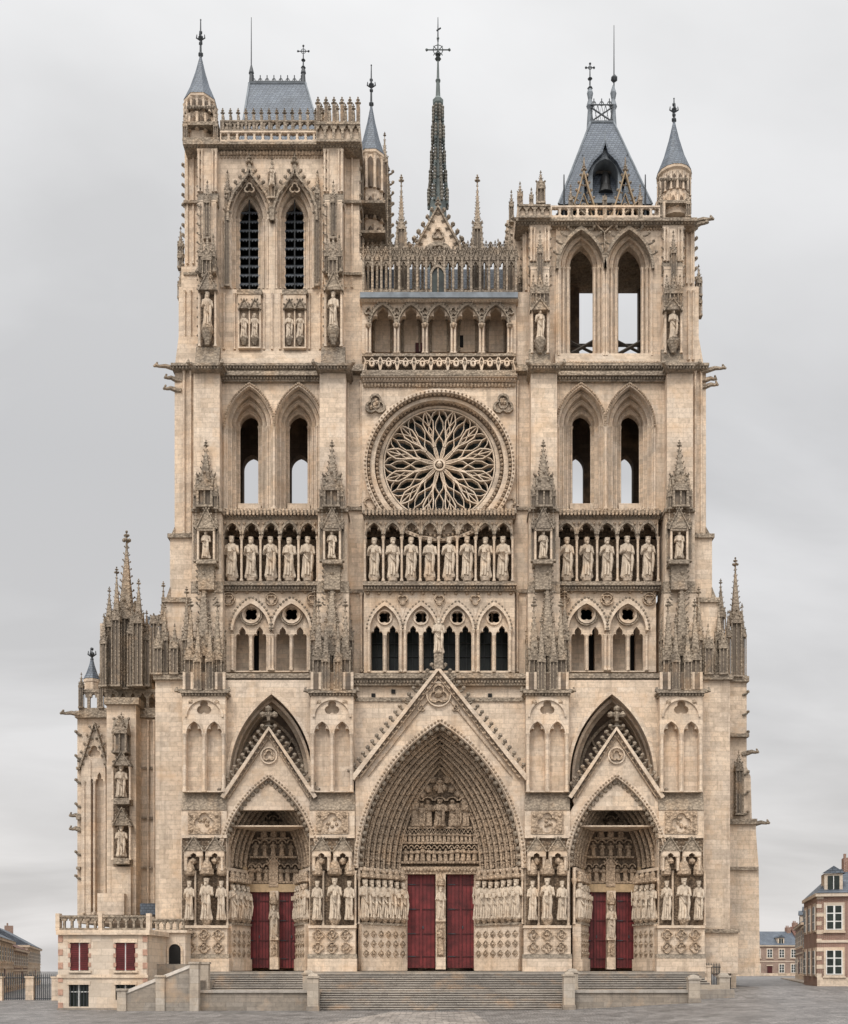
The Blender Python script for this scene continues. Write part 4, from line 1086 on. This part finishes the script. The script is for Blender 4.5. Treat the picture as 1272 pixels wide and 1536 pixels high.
def house(root,o,u,L,dep,z0,H,rh,wall,nf,nw,roof='slate',shut=None,dorm=2,side=1,ww=.55,trim='annex',sidew=False):
    u=Vector(u).normalized(); nrm=Vector((-u.y,u.x))*side
    def W(a,b,z): p=Vector(o)+u*a+nrm*b; return (p.x,p.y,z0+z)
    def lb(a0,a1,b0,b1,c0,c1,m):
        a0+=J();b0+=J();b1+=J();c0+=J();c1+=J()
        add([W(a,b,c) for a in(a0,a1) for b in(b0,b1) for c in(c0,c1)],BF,m)
    part('walls',root); lb(0,L,-dep,0,-1,H,wall); lb(0,L,0,.06,-1,.7,'stone')
    for j in range(int(H/.7)):
        lb(-.03,.35+.15*(j%2),-.3,.04,.7+j*.7,1.02+j*.7,trim)
    part('cornice'); lb(-.15,L+.1,-dep-.2,.3,H,H+.28,trim); lb(0,L,0,.08,H*.5-.1,H*.5+.1,trim)
    part('roof'); add([W(-.1,.35,H+.28),W(L+.1,.35,H+.28),W(L+.1,-dep-.3,H+.28),W(-.1,-dep-.3,H+.28),W(-.1+(dep*.25 if sidew else 0),-dep/2,H+rh),W(L+.1,-dep/2,H+rh)],[(0,1,5,4),(2,3,4,5),(0,4,3),(1,2,5)],roof)
    part('chimneys')
    for a in((.6,L-1.2) if not sidew else (2.6,L-1.2)): lb(a,a+.9,-dep/2-.6,-dep/2+.6,H+rh*.4,H+rh+.9,'brick'); lb(a+.1,a+.3,-dep/2-.3,-dep/2-.1,H+rh+.9,H+rh+1.3,'brick'); lb(a+.5,a+.7,-dep/2-.3,-dep/2-.1,H+rh+.9,H+rh+1.3,'brick')
    part('windows')
    fh=H/nf
    for f in range(nf):
        for w in range(nw):
            c=L*(w+.5)/nw; b=f*fh+fh*.26; t=f*fh+fh*.8
            if f==0 and w==nw//2:
                lb(c-.55,c+.55,.02,.05,0,2.3,'reddark' if shut is None else 'wood'); lb(c-.7,c+.7,.0,.1,2.3,2.5,'stone'); continue
            lb(c-ww-.17,c+ww+.17,0,.07,b-.15,t+.25,trim); lb(c-ww,c+ww,.05,.1,b,t,'white')
            for s in(-1,1): 
                for r_ in range(3): lb(c+s*ww*.5-ww*.38,c+s*ww*.5+ww*.38,.09,.12,b+.08+(t-b)*r_/3,b-.02+(t-b)*(r_+1)/3,'glass')
            lb(c-ww-.25,c+ww+.25,0,.18,b-.25,b-.12,'stone')
            if shut:
                for s in(-1,1): lb(c+s*(ww+.3)-.25,c+s*(ww+.3)+.25,.08,.12,b,t,shut)
    if sidew:
        for f in range(nf):
            for w in range(3):
                c=-dep*(w+.5)/3; b=f*fh+fh*.26; t=f*fh+fh*.8
                lb(-.06,0,c-ww-.15,c+ww+.15,b-.15,t+.25,trim); lb(-.1,-.05,c-ww,c+ww,b,t,'white')
                for s in(-1,1):
                    for r_ in range(3): lb(-.12,-.09,c+s*ww*.5-ww*.38,c+s*ww*.5+ww*.38,b+.08+(t-b)*r_/3,b-.02+(t-b)*(r_+1)/3,'glass')
    part('dormers')
    for d_ in range(dorm):
        c=L*(d_+.5)/dorm
        lb(c-.7,c+.7,-2.2,-.3,H+.3,H+1.9,trim);lb(c-.45,c+.45,-.3,-.26,H+.6,H+1.7,'glass');lb(c-.03,c+.03,-.27,-.24,H+.6,H+1.7,'white')
        add([W(c-.9,-.15,H+1.9),W(c+.9,-.15,H+1.9),W(c,-.15,H+2.5),W(c,-3,H+2.5),W(c-.9,-2.5,H+1.9),W(c+.9,-2.5,H+1.9)],[(0,1,2),(0,2,3,4),(1,5,3,2)],roof)
house('brick_house',(30.4,6),(1,-.22),13,9,1.3,7.2,2.6,'brick',2,5,'slate',None,5,-1,ww=.62,trim='annex',sidew=True)
p=oR.copy()
for i,(L,H,rh,w,nf,sh,rt,nw) in enumerate([(18,6.8,2.2,'brick2',2,'white','slate',5),(18,6.2,2.4,'brick',2,None,'tile',4),(20,6.8,2.6,'brick2',2,None,'slate',5)]):
    house('brick_house.%03d'%(i+1),tuple(p),uR,L,8,1.35,H,rh,w,nf,nw,rt,sh,2,ww=.8); p=p+uR*(L+.05)
house('brick_row_house',(62,150),(1,.08),16,9,1.2,6.5,3.4,'brick2',2,6,'slate',None,2,-1)
house('brick_row_house.001',(78,152),(1,.08),16,9,1.2,7,4,'annex',2,6,'tile',None,2,-1)
house('brick_row_house.002',(43,190),(1,.05),22,9,1.2,7,4,'brick',3,7,'tile',None,2,-1)
uL=(-27,85); p=Vector((-35.6,2)); un=Vector(uL).normalized()
for i,(L,H,rh,w,nf,rt) in enumerate([(11,7.3,1.6,'brick',2,'tile'),(24,5.0,2.8,'annex',2,'slate'),(24,4.4,2.6,'brick2',2,'tile'),(30,5.2,3.0,'annex',2,'slate')]):
    house('street_house' if i==0 else 'street_house.%03d'%i,tuple(p),uL,L,9,.35,H,rh,w,nf,int(L/3),rt,None,0,-1); p=p+un*(L+.05)
house('street_house.004',(-62,110),(1,0),26,9,.4,5.0,3.4,'annex',2,7,'slate',None,2,-1)
def fence(root,a,b,n,zb,h):
    part('bars',root); a=Vector(a);b=Vector(b)
    for i in range(n+1):
        p=a+(b-a)*i/n; tube([(p.x,p.y,zb),(p.x,p.y,zb+h),(p.x,p.y,zb+h+.15)],[.03,.03,.005],'iron',4)
    part('rails')
    for z in(.15,h*.9): tube([(a.x,a.y,zb+z),(b.x,b.y,zb+z)],.035,'iron',4)
    part('posts')
    for p in(a,b): boxw(p.x-.25,p.x+.25,p.y-.25,p.y+.25,zb-.3,zb+h*.9,'stone'); boxw(p.x-.3,p.x+.3,p.y-.3,p.y+.3,zb+h*.9,zb+h*.9+.12,'stone')
fence('iron_fence',(X(0,0),0),(X(45,1),1),14,.3,1.9)
fence('iron_fence.001',(X(47,1),1),(X(84,0),0),12,.3,1.9)
fence('iron_fence.002',(X(1060,-4),-4.),(X(1098,0),0),16,1.1,1.9)

# ================= MATERIALS =================
def newmat(name):
    m=bpy.data.materials.new(name);m.use_nodes=True;nt=m.node_tree;b=nt.nodes['Principled BSDF'];return m,nt,b
class NN:
    def __init__(s,nt): s.nt=nt
    def __call__(s,t,ins=None,**kw):
        n=s.nt.nodes.new(t)
        for a,v in kw.items(): setattr(n,a,v)
        for a,v in (ins or {}).items():
            if isinstance(v,bpy.types.NodeSocket): s.nt.links.new(v,n.inputs[a])
            else: n.inputs[a].default_value=v
        return n
def c4(c,f=1): return (c[0]*f,c[1]*f,c[2]*f,1)
def mixc(n,fac,a,b,bt='MIX'):
    x=n('ShaderNodeMix',data_type='RGBA',blend_type=bt)
    for i,v in((0,fac),(6,a),(7,b)):
        if isinstance(v,bpy.types.NodeSocket): n.nt.links.new(v,x.inputs[i])
        else: x.inputs[i].default_value=v
    return x.outputs[2]
def ramp(n,src,a,b,c=0.,d=1.):
    return n('ShaderNodeMapRange',{0:src,1:a,2:b,3:c,4:d}).outputs[0]
def stone(name,c1,c2,grime,bricks=True,bw=.85,bh=.36,amt=.6,bump=.05,carve=0,mort=.62,up=.75,rough=.9):
    m,nt,b=newmat(name);n=NN(nt)
    tc=n('ShaderNodeTexCoord').outputs['Object']
    sx=n('ShaderNodeSeparateXYZ',{0:tc})
    s=n('ShaderNodeMath',{0:sx.outputs[0],1:sx.outputs[1]},operation='ADD').outputs[0]
    uv=n('ShaderNodeCombineXYZ',{0:s,1:sx.outputs[2],2:0.}).outputs[0]
    big=n('ShaderNodeTexNoise',{'Vector':tc,'Scale':.16,'Detail':6.,'Roughness':.65}).outputs[0]
    col_=mixc(n,ramp(n,big,.38,.62),c4(c1),c4(c2))
    if bricks:
        wn=n('ShaderNodeTexNoise',{'Vector':tc,'Scale':.35,'Detail':2.}).outputs['Color']
        ws=n('ShaderNodeVectorMath',{0:wn,1:(.9,.10,0)},operation='MULTIPLY').outputs[0]
        uv=n('ShaderNodeVectorMath',{0:uv,1:ws},operation='ADD').outputs[0]
        br=n('ShaderNodeTexBrick',{'Vector':uv,'Color1':(1.08,1.06,1.04,1),'Color2':(.62,.60,.57,1),'Mortar':(mort,mort*.97,mort*.93,1),'Scale':1.,'Mortar Size':.016,'Mortar Smooth':.4,'Brick Width':bw,'Row Height':bh,'Bias':-.35})
        br.squash=1.5;br.squash_frequency=3
        col_=mixc(n,.72,col_,br.outputs[0],'MULTIPLY')
        bc=n('ShaderNodeTexBrick',{'Vector':uv,'Color1':(1,.90,.79,1),'Color2':(.95,.96,.98,1),'Mortar':(1,1,1,1),'Scale':1.,'Mortar Size':0.,'Brick Width':bw*1.7,'Row Height':bh*2})
        col_=mixc(n,.45,col_,bc.outputs[0],'MULTIPLY')
    mp=n('ShaderNodeMapping',{'Vector':tc,'Scale':(1.5,1.5,.11)}).outputs[0]
    st=n('ShaderNodeTexNoise',{'Vector':mp,'Scale':1.,'Detail':7.,'Roughness':.7}).outputs[0]
    col_=mixc(n,ramp(n,st,.52,.70,0,amt),col_,c4(grime))
    bl=n('ShaderNodeTexNoise',{'Vector':tc,'Scale':.55,'Detail':9.,'Roughness':.72}).outputs[0]
    col_=mixc(n,ramp(n,bl,.54,.68,0,amt*.8),col_,c4(grime,1.1))
    fn=n('ShaderNodeTexNoise',{'Vector':tc,'Scale':3.6,'Detail':8.,'Roughness':.75}).outputs[0]
    col_=mixc(n,ramp(n,fn,.34,.54,.5,0),col_,c4(grime,1.2))
    oi=n('ShaderNodeTexNoise',{'Vector':tc,'Scale':.5,'Detail':6.,'Roughness':.6}).outputs[0]
    col_=mixc(n,ramp(n,oi,.53,.72,0,.5),col_,(.60,.40,.24,1))
    if carve:
        vr=n('ShaderNodeTexVoronoi',{'Vector':tc,'Scale':5.5}).outputs[0]
        col_=mixc(n,ramp(n,vr,.25,.75,0,carve),col_,c4(grime,.8))
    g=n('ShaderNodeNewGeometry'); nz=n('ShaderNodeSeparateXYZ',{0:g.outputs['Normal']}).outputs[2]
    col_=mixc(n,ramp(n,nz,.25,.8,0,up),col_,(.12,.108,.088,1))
    nt.links.new(col_,b.inputs['Base Color']); b.inputs['Roughness'].default_value=rough
    b.inputs['Specular IOR Level'].default_value=.15
    hh=fn
    if carve: hh=n('ShaderNodeMath',{0:fn,1:vr},operation='SUBTRACT').outputs[0]
    bp=n('ShaderNodeBump',{'Height':hh,'Strength':.7 if carve else .5,'Distance':bump*(2.5 if carve else 1)})
    nt.links.new(bp.outputs[0],b.inputs['Normal'])
    return m
def plain(name,c,rough=.6,var=.3,sc=4.,metal=0,spec=.4):
    m,nt,b=newmat(name);n=NN(nt)
    tc=n('ShaderNodeTexCoord').outputs['Object']
    f=n('ShaderNodeTexNoise',{'Vector':tc,'Scale':sc,'Detail':6.}).outputs[0]
    col_=mixc(n,ramp(n,f,.3,.7),c4(c,1-var),c4(c,1+var))
    nt.links.new(col_,b.inputs['Base Color']);b.inputs['Roughness'].default_value=rough;b.inputs['Metallic'].default_value=metal;b.inputs['Specular IOR Level'].default_value=spec
    return m
def brickm(name,a,b_,mo,bw,bh,ms,rough=.85,floor=False,var=.5,bd=.03):
    m,nt,b=newmat(name);n=NN(nt)
    tc=n('ShaderNodeTexCoord').outputs['Object'];sx=n('ShaderNodeSeparateXYZ',{0:tc})
    if floor:
        wn=n('ShaderNodeTexNoise',{'Vector':tc,'Scale':.6,'Detail':3.}).outputs['Color']
        ws=n('ShaderNodeVectorMath',{0:wn,1:(.5,.5,0)},operation='MULTIPLY').outputs[0]
        uv=n('ShaderNodeVectorMath',{0:tc,1:ws},operation='ADD').outputs[0]
    else:
        s=n('ShaderNodeMath',{0:sx.outputs[0],1:sx.outputs[1]},operation='ADD').outputs[0]; uv=n('ShaderNodeCombineXYZ',{0:s,1:sx.outputs[2],2:0.}).outputs[0]
    br=n('ShaderNodeTexBrick',{'Vector':uv,'Color1':c4(a),'Color2':c4(b_),'Mortar':c4(mo),'Scale':1.,'Mortar Size':ms,'Brick Width':bw,'Row Height':bh})
    f=n('ShaderNodeTexNoise',{'Vector':tc,'Scale':.35 if floor else .5,'Detail':9.,'Roughness':.72}).outputs[0]
    v=ramp(n,f,.3,.7,1-var,1+var*.4)
    if floor:
        # worn setts: irregular light/dark stones larger than the joints
        g2=n('ShaderNodeTexVoronoi',{'Vector':n('ShaderNodeMapping',{'Vector':uv,'Scale':(1.6,.55,1)}).outputs[0],'Scale':1.3}).outputs['Color']
        g3=n('ShaderNodeSeparateXYZ',{0:g2}).outputs[0]
        v=n('ShaderNodeMath',{0:v,1:ramp(n,g3,0,1,.68,1.2)},operation='MULTIPLY').outputs[0]
    vv=n('ShaderNodeCombineXYZ',{0:v,1:v,2:v}).outputs[0]
    nt.links.new(mixc(n,1.,br.outputs[0],vv,'MULTIPLY'),b.inputs['Base Color']); b.inputs['Roughness'].default_value=rough
    bp=n('ShaderNodeBump',{'Height':br.outputs['Fac'],'Strength':.6,'Distance':bd});bp.invert=True;nt.links.new(bp.outputs[0],b.inputs['Normal'])
    return m
gr=(.215,.168,.13)
MATS={
'stone':stone('limestone_ashlar',(.74,.61,.475),(.60,.50,.40),gr,amt=.55),
'aged':stone('weathered_limestone',(.46,.37,.275),(.33,.27,.21),(.105,.085,.066),bricks=False,amt=.8,carve=.4,bump=.05),
'carved':stone('carved_limestone',(.62,.46,.32),(.50,.385,.28),(.14,.102,.072),bricks=False,amt=.55,carve=.45,bump=.05,up=.55),
'carved2':stone('carved_limestone_shaded',(.30,.215,.145),(.22,.165,.118),(.075,.056,.042),bricks=False,amt=.6,carve=.6,bump=.06,up=.5),  # dark copy of the carved stone; recess shade is in the colour
'statue':stone('statue_limestone',(.68,.56,.43),(.56,.465,.365),(.17,.135,.105),bricks=False,amt=.5,bump=.03,up=.65),
'ochre':stone('ochre_limestone',(.52,.37,.22),(.44,.33,.21),(.22,.16,.1),bricks=False),
'gilt':stone('gilded_limestone',(.34,.25,.15),(.28,.22,.15),(.14,.10,.07),bricks=False),
'shaded':stone('shaded_limestone',(.20,.155,.12),(.155,.125,.10),(.065,.055,.045)),  # shade of interiors, vault backs and slots put into a darker limestone
'shaded2':stone('pinnacle_core_limestone',(.22,.175,.135),(.17,.14,.112),(.06,.052,.042),bricks=False),  # core toned down to paint shade between the pinnacle colonnettes
'annex':stone('annex_limestone',(.66,.56,.455),(.58,.50,.41),(.33,.27,.21),amt=.3,bw=1.1,bh=.45,up=.3),
'annex2':stone('pier_limestone',(.48,.42,.35),(.40,.355,.30),(.2,.17,.14),amt=.5,bw=1.1,bh=.45,up=.2),
'step':stone('step_stone',(.33,.29,.245),(.25,.225,.195),(.12,.105,.09),bw=1.1,bh=.3,up=0.1),
'riser':stone('riser_stone',(.20,.175,.15),(.15,.135,.12),(.08,.07,.06),bricks=False,up=0.),  # riser shade painted into the stone, against the lighter treads
'tread':stone('tread_stone',(.42,.375,.325),(.33,.30,.265),(.17,.15,.13),bricks=False,up=0.,amt=.5),
'pave':stone('paving_stone',(.32,.285,.245),(.27,.245,.215),(.14,.125,.11),bw=1.0,bh=.5,up=0.),
'slate':brickm('slate_roof',(.082,.10,.130),(.125,.148,.178),(.04,.05,.06),.3,.2,.02,.55,var=.45),
'slated':brickm('louver_slate',(.05,.06,.075),(.07,.08,.095),(.03,.035,.04),.3,.2,.02,.6,var=.35),
'tile':brickm('clay_tile_roof',(.22,.10,.07),(.16,.08,.06),(.06,.04,.03),.3,.25,.03),
'brick':brickm('red_brick',(.34,.165,.11),(.25,.12,.082),(.36,.32,.27),.24,.08,.012,var=.3),
'brick2':brickm('brown_brick',(.35,.21,.15),(.28,.16,.115),(.38,.34,.29),.24,.08,.012,var=.3),
'brickq':plain('brick_quoins',(.42,.25,.18),.85,.25),
'cobble':brickm('cobblestones',(.31,.285,.265),(.20,.188,.178),(.07,.065,.06),.34,.24,.035,.55,True,.45,.06),
'pavelight':brickm('granite_paving',(.36,.31,.27),(.26,.235,.21),(.11,.10,.09),.7,.5,.03,.6,True,.35),
'red':plain('red_painted_wood',(.135,.018,.018),.5,.45,1.6),
'reddark':plain('dark_red_wood',(.055,.008,.008),.6,.3,2.),
'dark':plain('dark_interior',(.012,.011,.010),.9),
'glass':plain('leaded_glass',(.020,.026,.022),.35,.6,1.3,0,.3),
'lead':plain('lead_sheet',(.15,.168,.185),.55,.3,1.5),
'leadd':plain('lead_cames',(.06,.065,.065),.6,.3,1.5),
'spirelead':plain('patinated_lead',(.10,.118,.112),.65,.5,.5),
'spirelead2':plain('brown_lead',(.14,.125,.10),.65,.5,.5),
'iron':plain('wrought_iron',(.045,.05,.055),.6),
'bell':plain('bronze_bell',(.035,.035,.035),.4),
'wood':plain('old_timber',(.06,.05,.04),.8),
'white':plain('white_paint',(.7,.69,.66),.6,.1),
}
roots={}
single={'ground','stone_paving_path','pavement'}
nv=0
for (r,p_,mt),(vs,fs) in G.items():
    if r in single: nm=r
    else:
        nm=p_+'_'+MATS[mt].name
        if r not in roots:
            e=bpy.data.objects.new(r,None); bpy.context.scene.collection.objects.link(e); roots[r]=e
    me=bpy.data.meshes.new(nm); me.from_pydata(vs,[],fs); me.materials.append(MATS[mt]); nv+=len(vs)
    if mt=='cobble': me.polygons.foreach_set('use_smooth',[True]*len(me.polygons))
    me.update()
    ob=bpy.data.objects.new(nm,me); bpy.context.scene.collection.objects.link(ob)
    if r not in single: ob.parent=roots[r]
print('VERTS',nv)
# ================= WORLD =================
w=bpy.data.worlds.new('World');bpy.context.scene.world=w;w.use_nodes=True;nt=w.node_tree;n=NN(nt);bg=nt.nodes['Background']
sund=Vector((-.45,-1,1.35)).normalized()
sky=n('ShaderNodeTexSky',sky_type='NISHITA',sun_disc=False)
sky.sun_elevation=math.asin(sund.z); sky.sun_rotation=math.atan2(sund.x,sund.y); sky.air_density=1.5;sky.dust_density=4
tc=n('ShaderNodeTexCoord').outputs['Generated']
sp=n('ShaderNodeSeparateXYZ',{0:tc})
zc=n('ShaderNodeMath',{0:sp.outputs[2],1:.25},operation='ADD').outputs[0]
zc=n('ShaderNodeMath',{0:zc,1:.05},operation='MAXIMUM').outputs[0]
u=n('ShaderNodeMath',{0:sp.outputs[0],1:zc},operation='DIVIDE').outputs[0]
v=n('ShaderNodeMath',{0:sp.outputs[1],1:zc},operation='DIVIDE').outputs[0]
v=n('ShaderNodeMath',{0:v,1:1.8},operation='MULTIPLY').outputs[0]
cv=n('ShaderNodeCombineXYZ',{0:u,1:v,2:3.7}).outputs[0]
cl=n('ShaderNodeTexNoise',{'Vector':cv,'Scale':1.1,'Detail':7.,'Roughness':.5,'Distortion':.4}).outputs[0]
cf=ramp(n,cl,.38,.62,.84,1.08)
cr=n('ShaderNodeValToRGB',{0:sp.outputs[2]});el=cr.color_ramp.elements
el[0].position=0;el[0].color=(.76,.735,.72,1);el[1].position=1;el[1].color=(1,1,1,1)
for pos,c in((.2,(.74,.73,.73)),(.42,(.72,.72,.73)),(.62,(.82,.82,.825)),(.78,(1,1,1))):
    e=el.new(pos);e.color=(*c,1)
yb_=ramp(n,sp.outputs[1],.05,-.5,0.,1.)
zb_=ramp(n,sp.outputs[2],0.,.7,2.,15.)
bk=n('ShaderNodeMath',{0:yb_,1:zb_},operation='MULTIPLY').outputs[0]
bk=n('ShaderNodeMath',{0:bk,1:10.},operation='ADD').outputs[0]
up_=ramp(n,sp.outputs[2],.7,1.,1.,2.2)
mm=n('ShaderNodeMath',{0:cf,1:bk},operation='MULTIPLY').outputs[0]
mm=n('ShaderNodeMath',{0:mm,1:up_},operation='MULTIPLY').outputs[0]
vv=n('ShaderNodeCombineXYZ',{0:mm,1:mm,2:mm}).outputs[0]
cc=mixc(n,1.,cr.outputs[0],vv,'MULTIPLY')
fin_=mixc(n,.05,cc,sky.outputs[0])
nt.links.new(fin_,bg.inputs[0]);bg.inputs[1].default_value=.1
sl=bpy.data.lights.new('sun','SUN');sl.energy=1.5;sl.angle=math.radians(10);sl.color=(1,.95,.88)
so=bpy.data.objects.new('sun',sl);so.rotation_euler=(-sund).to_track_quat('-Z','Y').to_euler();bpy.context.scene.collection.objects.link(so)
# ================= CAMERA =================
cd=bpy.data.cameras.new('camera');cd.sensor_fit='HORIZONTAL';cd.sensor_width=36;cd.lens=36*D/(1272*S)
cd.shift_x=(636-CX)/1272;cd.shift_y=(HY-768)/1272;cd.clip_end=3000
co=bpy.data.objects.new('camera',cd);co.location=(0,-D,EYE);co.rotation_euler=(math.pi/2,0,0)
bpy.context.scene.collection.objects.link(co);bpy.context.scene.camera=co
vs_=bpy.context.scene.view_settings;vs_.view_transform='Standard';vs_.look='None';vs_.exposure=0
